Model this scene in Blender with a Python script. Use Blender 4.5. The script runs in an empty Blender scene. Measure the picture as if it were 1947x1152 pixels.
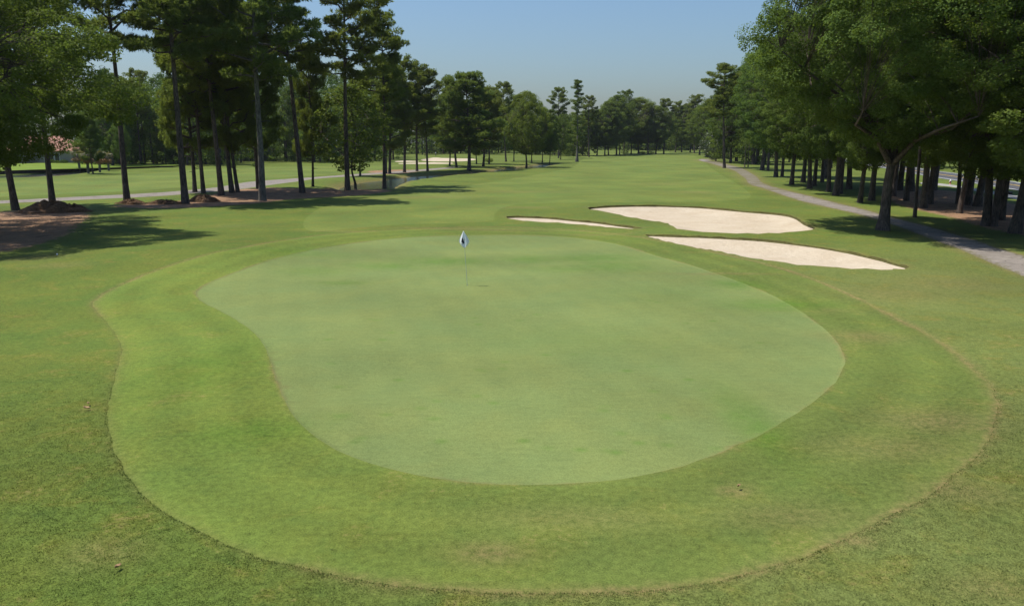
import bpy, bmesh, math, random
import numpy as np
from mathutils import Vector, Matrix, geometry

scene = bpy.context.scene
COL = scene.collection
R = math.radians

# ------------------------------------------------------------------ camera
CAM_H, FPX, PITCH = 5.74, 1514.0, math.atan((576 - 268) / 1514.0)
cp, sp = math.cos(PITCH), math.sin(PITCH)
cam_d = bpy.data.cameras.new("camera")
cam_d.sensor_width = 36.0
cam_d.lens = FPX / 1947 * 36.0
cam_d.clip_start, cam_d.clip_end = 0.1, 6000
cam = bpy.data.objects.new("camera", cam_d)
COL.objects.link(cam)
cam.location = (0, 0, CAM_H)
cam.rotation_euler = (math.pi / 2 - PITCH, 0, 0)
scene.camera = cam

def hbase(x, y):
    """gentle roll of the land (metres)"""
    x = np.asarray(x, float); y = np.asarray(y, float)
    r = np.hypot(x, y)
    h = 0.10 * np.sin(x * 0.11 + 0.6) * np.sin(y * 0.085 + 1.1) + 0.06 * np.sin(x * 0.23 - y * 0.17)
    h = h * np.clip((r - 8) / 20, 0, 1)
    def bump(cx, cy, s, a):
        return a * np.exp(-((x - cx) ** 2 + (y - cy) ** 2) / (2 * s * s))
    h = h + bump(-14, 41, 4.5, 0.28) + bump(11.5, 52, 3.0, 0.25) + bump(25, 41, 5, 0.3) + bump(18, 23, 4, 0.12)
    h = h + 0.9 * np.clip((y - 250) / 130, 0, 1) ** 2 * np.exp(-((x - 45) / 90) ** 2)
    return h

def ray(px, py):
    dx = (px - 973.5) / FPX; dy = -(py - 576) / FPX
    return np.array([dx, cp + sp * dy, -sp + cp * dy])

def G(px, py, z0=None):
    """ground point seen at a place of the survey photo (1947 x 1152)"""
    d = ray(px, max(py, 271.5))
    h = 0.0 if z0 is None else z0
    for _ in range(6):
        t = (CAM_H - h) / -d[2]
        x, y = d[0] * t, d[1] * t
        if z0 is None:
            h = float(hbase(x, y))
    return np.array([x, y])

def at_depth(px, py, depth):
    d = ray(px, py); t = depth / d[1]
    return Vector((d[0] * t, depth, CAM_H + d[2] * t))

def smooth_closed(P, step_fn):
    P = np.array(P, float); n = len(P); out = []
    for i in range(n):
        p0, p1, p2, p3 = P[i - 1], P[i], P[(i + 1) % n], P[(i + 2) % n]
        L = np.hypot(*(p2 - p1)); m = max(1, int(L / step_fn(p1)))
        for k in range(m):
            t = k / m
            out.append(0.5 * ((2 * p1) + (-p0 + p2) * t + (2 * p0 - 5 * p1 + 4 * p2 - p3) * t * t + (-p0 + 3 * p1 - 3 * p2 + p3) * t ** 3))
    return np.array(out)

def outline(px, step=0.35, rel=0.012, jitter=0.0, seed=1):
    P = smooth_closed([G(*p) for p in px], lambda p: max(step, np.hypot(*p) * rel))
    if jitter:
        rg = np.random.default_rng(seed)
        P = P + rg.normal(0, jitter, P.shape)
    a = 0.5 * np.sum(P[:, 0] * np.roll(P[:, 1], -1) - np.roll(P[:, 0], -1) * P[:, 1])
    return P if a > 0 else P[::-1]

def offset(P, d):
    """P anticlockwise; positive d goes outward"""
    t = np.roll(P, -1, 0) - np.roll(P, 1, 0)
    t /= np.maximum(np.linalg.norm(t, axis=1, keepdims=True), 1e-9)
    return P + d * np.stack([t[:, 1], -t[:, 0]], 1)

def inside(P, x, y):
    c = np.zeros(len(x), bool)
    x0, y0 = P[:, 0], P[:, 1]; x1, y1 = np.roll(x0, -1), np.roll(y0, -1)
    m = (x >= x0.min()) & (x <= x0.max()) & (y >= y0.min()) & (y <= y0.max())
    xm, ym = x[m], y[m]; cm = np.zeros(len(xm), bool)
    for a, b, c2, d in zip(x0, y0, x1, y1):
        if b == d: continue
        cm ^= ((b > ym) != (d > ym)) & (xm < (c2 - a) * (ym - b) / (d - b) + a)
    c[m] = cm
    return c

def dist_to(P, x, y, closed=True, maxd=30):
    """distance of points to a polyline"""
    out = np.full(len(x), 1e6)
    m = (x > P[:, 0].min() - maxd) & (x < P[:, 0].max() + maxd) & (y > P[:, 1].min() - maxd) & (y < P[:, 1].max() + maxd)
    xm, ym = x[m], y[m]; o = np.full(len(xm), 1e6)
    Q = np.vstack([P, P[:1]]) if closed else P
    for a, b in zip(Q[:-1], Q[1:]):
        d = b - a; L = d @ d + 1e-12
        t = np.clip(((xm - a[0]) * d[0] + (ym - a[1]) * d[1]) / L, 0, 1)
        o = np.minimum(o, np.hypot(xm - a[0] - t * d[0], ym - a[1] - t * d[1]))
    out[m] = o
    return out

def sstep(t):
    t = np.clip(t, 0, 1); return t * t * (3 - 2 * t)

# ------------------------------------------------------------------ materials
def new_mat(name):
    m = bpy.data.materials.new(name); m.use_nodes = True
    nt = m.node_tree; nt.nodes.clear()
    out = nt.nodes.new("ShaderNodeOutputMaterial")
    return m, nt, out

class NB:
    """small node builder"""
    def __init__(s, nt): s.nt = nt; s.L = nt.links.new
    def n(s, t, **kw):
        n = s.nt.nodes.new(t)
        for k, v in kw.items(): setattr(n, k, v)
        return n
    def pos(s): return s.n("ShaderNodeNewGeometry").outputs["Position"]
    def noise(s, vec, scale, detail=3, rough=0.55, stretch=None, dist=0.0):
        if stretch:
            mp = s.n("ShaderNodeMapping"); s.L(vec, mp.inputs[0]); mp.inputs["Scale"].default_value = stretch; vec = mp.outputs[0]
        n = s.n("ShaderNodeTexNoise"); s.L(vec, n.inputs["Vector"])
        n.inputs["Scale"].default_value = scale; n.inputs["Detail"].default_value = detail
        n.inputs["Roughness"].default_value = rough; n.inputs["Distortion"].default_value = dist
        return n.outputs["Fac"]
    def rng(s, v, a, b, c=0.0, d=1.0):
        n = s.n("ShaderNodeMapRange"); n.clamp = True
        s.L(v, n.inputs[0])
        for i, q in enumerate((a, b, c, d)): n.inputs[i + 1].default_value = q
        return n.outputs[0]
    def math(s, op, a, b=None):
        n = s.n("ShaderNodeMath", operation=op)
        for i, v in enumerate((a, b)):
            if v is None: continue
            if isinstance(v, (int, float)): n.inputs[i].default_value = v
            else: s.L(v, n.inputs[i])
        return n.outputs[0]
    def mix(s, f, a, b, mode="MIX"):
        n = s.n("ShaderNodeMix", data_type="RGBA", blend_type=mode)
        for sock, v in ((n.inputs[0], f), (n.inputs[6], a), (n.inputs[7], b)):
            if isinstance(v, (int, float)): sock.default_value = v
            elif isinstance(v, tuple): sock.default_value = (*v, 1)
            else: s.L(v, sock)
        return n.outputs[2]
    def mulv(s, col, v):
        """colour times a scalar socket"""
        n = s.n("ShaderNodeVectorMath", operation="SCALE")
        s.L(col, n.inputs[0]); s.L(v, n.inputs["Scale"]); return n.outputs[0]
    def attr(s, name):
        return s.n("ShaderNodeAttribute", attribute_name=name).outputs["Fac"]
    def bump(s, h, strength, dist):
        n = s.n("ShaderNodeBump"); s.L(h, n.inputs["Height"])
        n.inputs["Strength"].default_value = strength; n.inputs["Distance"].default_value = dist
        return n.outputs[0]
    def bsdf(s, col, rough=0.8, normal=None, spec=0.3, **kw):
        b = s.n("ShaderNodeBsdfPrincipled")
        if isinstance(col, tuple): b.inputs["Base Color"].default_value = (*col, 1)
        else: s.L(col, b.inputs["Base Color"])
        if isinstance(rough, (int, float)): b.inputs["Roughness"].default_value = rough
        else: s.L(rough, b.inputs["Roughness"])
        b.inputs["Specular IOR Level"].default_value = spec
        if normal is not None: s.L(normal, b.inputs["Normal"])
        for k, v in kw.items(): b.inputs[k].default_value = v
        return b.outputs[0]

def grass_mat(name, A, B, dryc=(0.16, 0.125, 0.05), dry=(0.58, 0.74), fine=0.5, fscale=34.0, big=0.28, bump=0.5, streak=0.0, spread=1.0, bdist=0.02, mow=0.7, yel=0.45, worn=None):
    m, nt, out = new_mat(name); k = NB(nt); p = k.pos()
    n1 = k.noise(p, big, 4, 0.6)
    n2 = k.noise(p, 1.7, 4, 0.6)
    n3 = k.noise(p, fscale, 3, 0.65)
    n4 = k.noise(p, 8.0, 3, 0.6)
    n5 = k.noise(p, 0.75, 4, 0.62, dist=0.6)
    col = k.mix(k.rng(n1, 0.36, 0.64), A, B)
    if worn: col = k.mix(k.math('MULTIPLY', k.attr('worn'), k.rng(n1, 0.3, 0.7, 0.65, 1.0)), col, worn)
    # yellow-green and blue-green growth
    col = k.mix(k.rng(n5, 0.50, 0.72, 0, yel * spread), col, (A[0] * 1.45, A[1] * 1.08, A[2] * 0.75))
    col = k.mix(k.rng(n2, 0.52, 0.72, 0, 0.35 * spread), col, (B[0] * 0.62, B[1] * 0.74, B[2] * 0.85))
    # thin and dry turf
    dm = k.math("MULTIPLY", k.rng(k.math("ADD", k.math("MULTIPLY", n5, 0.55), k.math("MULTIPLY", n4, 0.45)), dry[0], dry[1]), 0.75 * min(1.0, spread * 1.2))
    da = k.math("MULTIPLY", k.attr("dry"), k.rng(n4, 0.30, 0.58, 0.25, 1.0))
    dm = k.math("MAXIMUM", dm, da)
    col = k.mix(dm, col, dryc)
    # darker green patches and ball marks
    pa = k.math("MULTIPLY", k.attr("patch"), k.rng(n2, 0.25, 0.6, 0.6, 1.5))
    col = k.mix(pa, col, (B[0] * 0.62, B[1] * 0.86, B[2] * 0.45))
    v = k.math("ADD", k.rng(n3, 0.36, 0.64, 1 - fine, 1 + fine), k.rng(n4, 0.3, 0.7, -0.2 * spread, 0.2 * spread))
    if streak:
        st = k.noise(p, 1.0, 3, 0.6, stretch=(1.6, 7.0, 1))
        v = k.math("ADD", v, k.rng(st, 0.3, 0.7, -streak, streak))
    # broad tones painted in as undulation shading, and the lay of the cut left by the mower
    nb = k.noise(p, 0.11, 3, 0.55)
    v = k.math("ADD", v, k.rng(nb, 0.34, 0.66, -0.13, 0.13))
    v = k.math("ADD", v, k.math("MULTIPLY", k.math("SUBTRACT", k.attr("mow"), 0.5), k.rng(n5, 0.3, 0.7, 0.10 * mow, 0.36 * mow)))
    col = k.mulv(col, v)
    # pine straw lying over the turf, ragged at its edge
    sa = k.attr("straw")
    s1 = k.noise(p, 2.4, 5, 0.7)
    sm = k.rng(k.math("ADD", sa, k.rng(s1, 0.2, 0.8, -0.45, 0.45)), 0.42, 0.62)
    s2 = k.noise(p, 16, 4, 0.7, stretch=(1, 2.2, 1))
    s3 = k.noise(p, 1.1, 4, 0.65)
    sc = k.mix(k.rng(s2, 0.34, 0.66), (0.100, 0.058, 0.034), (0.40, 0.245, 0.145))
    sc = k.mulv(sc, k.rng(s3, 0.3, 0.7, 0.65, 1.25))
    col = k.mix(sm, col, sc)
    h = k.math("ADD", n3, k.math("MULTIPLY", s2, k.math("MULTIPLY", sm, 2.0)))
    nt.links.new(k.bsdf(col, 0.92, k.bump(h, bump, bdist), 0.12), out.inputs[0])
    return m

def plain_mat(name, A, B=None, scale=6.0, rough=0.7, spec=0.3, bump=0.0, stretch=None, bscale=None, fine=0.0, metallic=0.0):
    m, nt, out = new_mat(name); k = NB(nt)
    tc = k.n("ShaderNodeTexCoord").outputs["Object"]
    n1 = k.noise(tc, scale, 4, 0.6, stretch=stretch)
    col = k.mix(k.rng(n1, 0.32, 0.68), A, B if B else A)
    n2 = k.noise(tc, bscale or scale * 4, 4, 0.65, stretch=stretch)
    if fine: col = k.mulv(col, k.rng(n2, 0.25, 0.75, 1 - fine, 1 + fine))
    nrm = k.bump(n2, bump, 0.03) if bump else None
    nt.links.new(k.bsdf(col, rough, nrm, spec, Metallic=metallic), out.inputs[0])
    return m

def leaf_mat(name, dark, light, trans=0.35, tcol=None, rough=0.5, spec=0.3):
    m, nt, out = new_mat(name); k = NB(nt)
    g = k.n("ShaderNodeNewGeometry")
    oi = k.n("ShaderNodeObjectInfo").outputs["Random"]
    col = k.mix(g.outputs["Random Per Island"], dark, light)
    tc = k.n("ShaderNodeTexCoord").outputs["Object"]
    nz = k.noise(tc, 0.45, 3, 0.6)
    col = k.mulv(col, k.rng(nz, 0.3, 0.7, 0.72, 1.28))
    col = k.mix(k.rng(oi, 0, 1, 0.0, 0.55), col, k.mix(0.6, col, (light[0] * 1.35, light[1] * 1.0, light[2] * 0.7)))
    hs = k.n('ShaderNodeVectorMath', operation='MULTIPLY'); k.L(col, hs.inputs[0]); hs.inputs[1].default_value = (0.72, 0.90, 1.0)
    col = k.mix(k.rng(oi, 0.0, 0.42, 0.8, 0.0), col, hs.outputs[0])
    b = k.bsdf(col, rough, None, spec)
    t = k.n("ShaderNodeBsdfTranslucent")
    tc2 = k.mix(0.5, col, tcol or (light[0] * 2.2, light[1] * 2.3, light[2] * 0.9))
    nt.links.new(tc2, t.inputs[0])
    mx = k.n("ShaderNodeMixShader"); mx.inputs[0].default_value = trans
    nt.links.new(b, mx.inputs[1]); nt.links.new(t.outputs[0], mx.inputs[2])
    nt.links.new(mx.outputs[0], out.inputs[0])
    return m

def bark_mat(name, A, B, ring=7.0):
    m, nt, out = new_mat(name); k = NB(nt)
    tc = k.n("ShaderNodeTexCoord").outputs["Object"]
    n1 = k.noise(tc, 5.0, 5, 0.7, stretch=(2.4, 2.4, 0.5), dist=0.4)
    n2 = k.noise(tc, 0.8, 3, 0.6)
    col = k.mix(k.rng(n1, 0.35, 0.65), A, B)
    col = k.mulv(col, k.rng(n2, 0.3, 0.7, 0.75, 1.3))
    nt.links.new(k.bsdf(col, 0.9, k.bump(n1, 0.9, 0.06), 0.1), out.inputs[0])
    return m

M = {}
M["rough"] = grass_mat("rough_grass", (0.100, 0.126, 0.021), (0.076, 0.116, 0.020), dry=(0.56, 0.71), fine=0.26, fscale=30, bump=0.5, spread=1.0, bdist=0.03, worn=(0.114, 0.136, 0.037))
M["fringe"] = grass_mat("fringe_grass", (0.116, 0.147, 0.025), (0.096, 0.140, 0.025), dry=(0.58, 0.72), fine=0.22, fscale=36, bump=0.4, streak=0.05, mow=0.65, yel=0.22, worn=(0.094, 0.122, 0.028))
M["green"] = grass_mat("green_turf", (0.145, 0.176, 0.054), (0.129, 0.170, 0.055), dry=(0.75, 0.9), fine=0.14, fscale=34, bump=0.2, streak=0.05, spread=0.35, mow=0.2, yel=0.22)
M["fairway"] = grass_mat("fairway_grass", (0.118, 0.146, 0.030), (0.096, 0.138, 0.029), dry=(0.58, 0.74), fine=0.22, fscale=20, bump=0.4, big=0.09, spread=0.8, streak=0.03, mow=0.3)
M["lawn"] = grass_mat("lawn_grass", (0.15, 0.21, 0.025), (0.12, 0.185, 0.025), dry=(0.7, 0.85), fine=0.2, fscale=14, spread=0.6)

def sand_mat():
    m, nt, out = new_mat("bunker_sand"); k = NB(nt); p = k.pos()
    n1 = k.noise(p, 0.5, 4, 0.6); n2 = k.noise(p, 22, 3, 0.6); n3 = k.noise(p, 4.0, 4, 0.7)
    col = k.mix(k.rng(n1, 0.35, 0.65), (0.42, 0.348, 0.256), (0.465, 0.398, 0.304))
    col = k.mulv(col, k.math("ADD", k.rng(n2, 0.3, 0.7, 0.9, 1.1), k.rng(n3, 0.3, 0.7, -0.07, 0.05)))
    rake = k.noise(p, 1.0, 2, 0.5, stretch=(2.0, 16.0, 1), dist=0.5)
    vo = k.n("ShaderNodeTexVoronoi"); k.L(p, vo.inputs["Vector"]); vo.inputs["Scale"].default_value = 1.5
    foot = k.rng(vo.outputs["Distance"], 0.10, 0.22)
    col = k.mulv(col, k.rng(vo.outputs["Distance"], 0.08, 0.2, 0.90, 1.0))
    h = k.math("ADD", k.math("ADD", k.math("MULTIPLY", rake, 0.7), k.math("MULTIPLY", n3, 1.1)), k.math("MULTIPLY", foot, 0.5))
    nt.links.new(k.bsdf(col, 0.95, k.bump(h, 0.6, 0.10), 0.05), out.inputs[0])
    return m
M["sand"] = sand_mat()
M["lip"] = plain_mat("cut_turf_edge", (0.055, 0.048, 0.020), (0.10, 0.095, 0.032), 3.0, 0.95, 0.05, 0.5)
def path_mat(name, A, B, crack=True):
    m, nt, out = new_mat(name); k = NB(nt); p = k.pos()
    n1 = k.noise(p, 0.6, 4, 0.6); n2 = k.noise(p, 40, 3, 0.6); n3 = k.noise(p, 3.0, 4, 0.7)
    col = k.mix(k.rng(n1, 0.35, 0.65), A, B)
    col = k.mulv(col, k.math("ADD", k.rng(n2, 0.3, 0.7, 0.8, 1.2), k.rng(n3, 0.35, 0.65, -0.14, 0.08)))
    if crack:
        vo = k.n("ShaderNodeTexVoronoi", feature="DISTANCE_TO_EDGE"); vo.inputs["Scale"].default_value = 0.32
        wv = k.n("ShaderNodeVectorMath", operation="ADD"); k.L(p, wv.inputs[0])
        wn = k.n("ShaderNodeTexNoise"); k.L(p, wn.inputs["Vector"]); wn.inputs["Scale"].default_value = 1.1; k.L(wn.outputs["Color"], wv.inputs[1])
        k.L(wv.outputs[0], vo.inputs["Vector"])
        col = k.mulv(col, k.rng(vo.outputs["Distance"], 0.004, 0.014, 0.55, 1.0))
        n6 = k.noise(p, 0.9, 5, 0.75)
        col = k.mix(k.rng(n6, 0.56, 0.68, 0, 0.55), col, (0.10, 0.085, 0.06))
        ed = k.attr("dry"); n7 = k.noise(p, 5.0, 4, 0.7)
        col = k.mix(k.math("MULTIPLY", k.rng(k.math("ADD", ed, k.rng(n7, 0.3, 0.7, -0.45, 0.45)), 0.35, 0.6), 0.8), col, (0.11, 0.10, 0.04))
    nt.links.new(k.bsdf(col, 0.88, k.bump(n2, 0.4, 0.01), 0.2), out.inputs[0])
    return m
M["path"] = path_mat("path_asphalt", (0.186, 0.162, 0.138), (0.224, 0.196, 0.168))
M["road"] = path_mat("road_asphalt", (0.060, 0.062, 0.068), (0.085, 0.085, 0.09), False)
M["walk"] = path_mat("pale_concrete", (0.26, 0.25, 0.235), (0.32, 0.31, 0.29), False)
M["yellow"] = plain_mat("yellow_line_paint", (0.62, 0.40, 0.05), (0.5, 0.32, 0.05), 2)
M["white"] = plain_mat("white_paint", (0.72, 0.73, 0.72), (0.62, 0.63, 0.62), 3, 0.5)
def water_mat():
    m, nt, out = new_mat("creek_water"); k = NB(nt); p = k.pos()
    n1 = k.noise(p, 1.2, 3, 0.6, stretch=(1, 2, 1))
    nt.links.new(k.bsdf((0.018, 0.024, 0.020), 0.06, k.bump(n1, 0.6, 0.08), 0.5, IOR=1.33), out.inputs[0])
    return m
M["water"] = water_mat()
M["pine_leaf"] = leaf_mat("pine_needles", (0.076, 0.114, 0.032), (0.150, 0.182, 0.052), 0.46, rough=0.7, spec=0.06)
M["oak_leaf"] = leaf_mat("oak_leaves", (0.052, 0.092, 0.022), (0.120, 0.166, 0.038), 0.35, rough=0.7, spec=0.06)
M["bright_leaf"] = leaf_mat("light_green_leaves", (0.066, 0.108, 0.024), (0.130, 0.172, 0.040), 0.42, rough=0.7, spec=0.06)
M["dark_leaf"] = leaf_mat("dark_green_leaves", (0.046, 0.084, 0.023), (0.098, 0.144, 0.034), 0.35, rough=0.7, spec=0.06)
M["magnolia_leaf"] = leaf_mat("magnolia_leaves", (0.030, 0.055, 0.018), (0.075, 0.105, 0.030), 0.15, rough=0.3, spec=0.5)
M["palm_leaf"] = leaf_mat("palm_fronds", (0.07, 0.085, 0.035), (0.17, 0.15, 0.07), 0.2)
M["dead_leaf"] = leaf_mat("dead_palm_fronds", (0.16, 0.10, 0.045), (0.30, 0.19, 0.09), 0.2)
M["pine_bark"] = bark_mat("pine_bark", (0.040, 0.033, 0.029), (0.145, 0.115, 0.098))
M["grey_bark"] = bark_mat("lichen_pine_bark", (0.060, 0.056, 0.050), (0.20, 0.185, 0.155))
M["oak_bark"] = bark_mat("oak_bark", (0.042, 0.036, 0.030), (0.13, 0.105, 0.085))
M["pale_bark"] = bark_mat("pale_bark", (0.09, 0.085, 0.075), (0.22, 0.20, 0.175))
M["blossom"] = plain_mat("white_blossom", (0.75, 0.73, 0.66))
M["straw"] = plain_mat("pine_straw_heap", (0.060, 0.038, 0.024), (0.19, 0.118, 0.072), 7.0, 0.95, 0.05, 0.9, stretch=(1, 2.5, 2), fine=0.35)
# ------------------------------------------------------------------ object helpers
def setp(o, label=None, cat=None, group=None, kind=None):
    if label: o["label"] = label
    if cat: o["category"] = cat
    if group: o["group"] = group
    if kind: o["kind"] = kind
    return o

def np_mesh(name, verts, faces, mats, midx=None, smooth=False, attrs=None):
    """faces: list of (n,k) int arrays"""
    me = bpy.data.meshes.new(name)
    verts = np.asarray(verts, np.float32)
    faces = [np.asarray(f, np.int32) for f in faces if len(f)]
    tot = np.concatenate([np.full(len(f), f.shape[1], np.int32) for f in faces])
    loops = np.concatenate([f.ravel() for f in faces])
    start = np.concatenate([[0], np.cumsum(tot)[:-1]]).astype(np.int32)
    me.vertices.add(len(verts)); me.vertices.foreach_set("co", verts.ravel())
    me.loops.add(len(loops)); me.loops.foreach_set("vertex_index", loops)
    me.polygons.add(len(tot)); me.polygons.foreach_set("loop_start", start)
    if midx is not None: me.polygons.foreach_set("material_index", np.asarray(midx, np.int32))
    me.polygons.foreach_set("use_smooth", np.full(len(tot), smooth, bool))
    for m in (mats if isinstance(mats, (list, tuple)) else [mats]): me.materials.append(m)
    me.update(calc_edges=True); me.validate()
    if attrs:
        for k, v in attrs.items():
            a = me.attributes.new(k, "FLOAT", "POINT"); a.data.foreach_set("value", np.asarray(v, np.float32))
    return me

def link(name, me, parent=None, loc=None):
    o = bpy.data.objects.new(name, me); COL.objects.link(o)
    if parent is not None: o.parent = parent
    if loc is not None: o.location = loc
    return o

def empty(name, loc, rz=0.0):
    o = bpy.data.objects.new(name, None); COL.objects.link(o)
    o.location = loc; o.rotation_euler = (0, 0, rz); o.empty_display_size = 0.3
    return o

class Geo:
    """collects tubes and boxes into one mesh"""
    def __init__(s): s.v = []; s.q = []; s.n = 0
    def add(s, v, q):
        s.v.append(np.asarray(v, float)); s.q.append(np.asarray(q, int) + s.n); s.n += len(v)
    def tube(s, pts, rad, sides=8, cap=True):
        pts = np.asarray(pts, float); n = len(pts)
        rad = np.broadcast_to(rad, (n,))
        t = np.gradient(pts, axis=0); t /= np.maximum(np.linalg.norm(t, axis=1, keepdims=True), 1e-9)
        ref = np.array([1.0, 0, 0]) if abs(t[0][0]) < 0.8 else np.array([0, 1.0, 0])
        a = np.arange(sides) * 2 * np.pi / sides; V = []
        for i in range(n):
            u = ref - t[i] * (ref @ t[i]); u /= np.linalg.norm(u); w = np.cross(t[i], u)
            V.append(pts[i] + rad[i] * (np.outer(np.cos(a), u) + np.outer(np.sin(a), w)))
        V = np.vstack(V); Q = []
        for i in range(n - 1):
            for j in range(sides):
                k = (j + 1) % sides
                Q.append((i * sides + j, i * sides + k, (i + 1) * sides + k, (i + 1) * sides + j))
        if cap:
            c = len(V); V = np.vstack([V, pts[-1:] + t[-1] * rad[-1] * 0.5])
            for j in range(sides):
                k = (j + 1) % sides; Q.append(((n - 1) * sides + j, (n - 1) * sides + k, c, c))
        s.add(V, Q)
    def box(s, lo, hi):
        x0, y0, z0 = lo; x1, y1, z1 = hi
        V = [(x0, y0, z0), (x1, y0, z0), (x1, y1, z0), (x0, y1, z0), (x0, y0, z1), (x1, y0, z1), (x1, y1, z1), (x0, y1, z1)]
        s.add(V, [(0, 3, 2, 1), (4, 5, 6, 7), (0, 1, 5, 4), (1, 2, 6, 5), (2, 3, 7, 6), (3, 0, 4, 7)])
    def lathe(s, prof, sides=16):
        a = np.arange(sides) * 2 * np.pi / sides
        V = np.vstack([np.stack([r * np.cos(a), r * np.sin(a), np.full(sides, z)], 1) for r, z in prof]); Q = []
        for i in range(len(prof) - 1):
            for j in range(sides):
                k = (j + 1) % sides; Q.append((i * sides + j, i * sides + k, (i + 1) * sides + k, (i + 1) * sides + j))
        s.add(V, Q)
    def mesh(s, name, mat, smooth=True):
        v = np.vstack(s.v); q = np.vstack(s.q)
        tri = q[q[:, 2] == q[:, 3]][:, :3]; quad = q[q[:, 2] != q[:, 3]]
        return np_mesh(name, v, [quad, tri], mat, smooth=smooth)

# ------------------------------------------------------------------ the land: one conforming triangulation, cut into its surfaces
GREEN = outline([(372,560),(376,550),(400,536),(440,520),(500,498),(560,482),(630,468),(720,456),(800,450),(900,447),(1000,447),(1080,451),(1150,460),(1200,471),(1250,487),(1310,503),(1370,523),(1430,545),(1480,567),(1530,597),(1570,627),(1595,655),(1607,685),(1600,706),(1580,735),(1540,768),(1500,795),(1440,829),(1380,856),(1300,885),(1220,904),(1140,915),(1050,921),(950,921),(860,913),(780,900),(700,880),(640,855),(590,822),(560,792),(540,760),(528,730),(517,695),(503,660),(485,635),(455,612),(420,592),(385,574)], jitter=0.012)
FRINGE = outline([(176,577),(200,557),(250,533),(300,513),(360,493),(420,478),(470,469),(540,457),(620,446),(700,440),(800,435),(900,432),(1000,433),(1080,437),(1150,443),(1220,453),(1290,466),(1353,480),(1430,497),(1499,515),(1560,537),(1616,561),(1699,603),(1772,641),(1838,690),(1880,733),(1897,772),(1893,800),(1872,848),(1812,906),(1742,956),(1632,1009),(1533,1056),(1400,1097),(1300,1114),(1180,1124),(1042,1129),(916,1125),(800,1117),(700,1104),(582,1082),(500,1059),(431,1034),(360,1000),(306,968),(265,934),(237,899),(216,850),(206,810),(207,775),(215,735),(230,673),(228,648),(215,626),(196,605),(182,590)], jitter=0.018, seed=2)
FAIRWAY = outline([(1130,293),(1200,291),(1290,290),(1325,300),(1350,318),(1375,335),(1405,352),(1424,366),(1426,376),(1400,381),(1330,384),(1230,385),(1120,386),(1040,387),(985,389),(955,396),(940,408),(935,420),(880,424),(760,428),(660,436),(600,441),(583,438),(577,424),(590,408),(620,393),(690,379),(780,366),(880,354),(980,339),(1060,325),(1095,314),(1110,302)], step=0.8)
B_UP = outline([(1117,397),(1150,393),(1230,391),(1330,394),(1420,402),(1480,407),(1510,413),(1530,425),(1550,434),(1535,440),(1480,444),(1420,445),(1340,442),(1295,438),(1278,431),(1262,424),(1200,414),(1150,404)], jitter=0.015, seed=3)
B_LOW = outline([(1227,448),(1290,449),(1370,452),(1450,457),(1530,466),(1600,477),(1660,490),(1706,502.5),(1730,510.5),(1696,513.5),(1620,512),(1540,507),(1470,498),(1410,488),(1360,478),(1310,470),(1268,460)], jitter=0.015, seed=4)
B_THIN = outline([(963,413),(985,412),(1040,414),(1090,418.5),(1150,424.5),(1226,434.5),(1200,437),(1140,431.5),(1080,426),(1000,421),(972,418)], jitter=0.02, seed=5)
PATH = outline([(2120,600),(1947,527),(1900,508),(1840,481),(1790,462),(1740,443),(1690,425),(1640,410),(1590,398),(1540,387),(1490,372),(1450,358),(1425,350),(1415,338),(1400,327),(1385,321),(1355,312),(1335,307),(1328,304.5),(1336,302.5),(1362,302.3),(1362,303.6),(1347,304.6),(1368,309),(1395,316),(1420,325),(1437,335),(1446,345),(1462,353),(1490,361),(1540,373),(1590,386),(1640,398),(1690,412),(1740,425),(1790,438),(1840,453),(1890,470),(1947,487),(2120,545)], step=0.6, jitter=0.02, seed=6)
LPATH = outline([(-300,396),(0,382),(150,374.5),(260,369),(330,364.5),(400,358),(450,350),(480,345.5),(540,341),(600,337),(660,332.5),(720,328.5),(800,322.5),(870,317.5),(870,319.5),(800,326),(720,332),(660,336),(600,340.5),(570,345),(530,350),(480,357),(440,362),(380,367),(300,373.5),(150,380.5),(0,387.5),(-300,402)], step=1.0)
LFAIR = outline([(-200,352),(0,345),(150,338),(300,329),(420,321),(560,317),(700,314.5),(760,315),(700,326),(600,334),(500,340),(420,348),(330,358),(200,366),(0,374),(-200,384)], step=2.0)
ROAD = outline([(1590,300),(1700,312.5),(1795,327),(1860,336),(1930,346),(2150,380),(2150,404),(1947,365),(1850,349),(1780,338.5),(1700,323.5),(1590,306)], step=1.5)
WALK = outline([(1755,347),(1800,350.5),(1860,359.5),(1947,375),(2100,404),(2100,420),(1947,383),(1860,364.5),(1800,354.5),(1755,351)], step=1.0)
SANDS = [outline(q, step=1.5) for q in (
    [(750,307.0),(770,305.8),(794,306.6),(794,308.2),(770,308.6),(752,308.2)],
    [(800,304.5),(815,301.5),(830,300),(862,301.8),(895,301.8),(905,304),(880,307),(840,307.3),(812,306.6)],
    [(756,310.9),(800,309.8),(830,309.3),(858,310.0),(856,311.9),(800,312.1),(760,312.0)])]
POND = outline([(-400,352),(-100,338),(0,337),(60,335),(118,331.5),(160,327),(170,324),(140,324.5),(60,328.5),(0,331),(-100,334),(-400,345)], step=2.0)
CREEK = outline([(652,354),(668,346.5),(700,341.5),(735,339),(780,334),(840,330.5),(920,323.5),(1000,315.5),(1040,311),(1044,312.5),(1004,319),(930,325),(850,332.6),(790,338.4),(755,343.0),(742,350),(730,356),(692,359),(664,359.5)], step=1.0)
CUPXY = G(888.5, 541.5)
ca = np.arange(14) * 2 * np.pi / 14
CUP = CUPXY + 0.054 * np.stack([np.cos(ca), np.sin(ca)], 1)

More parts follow.
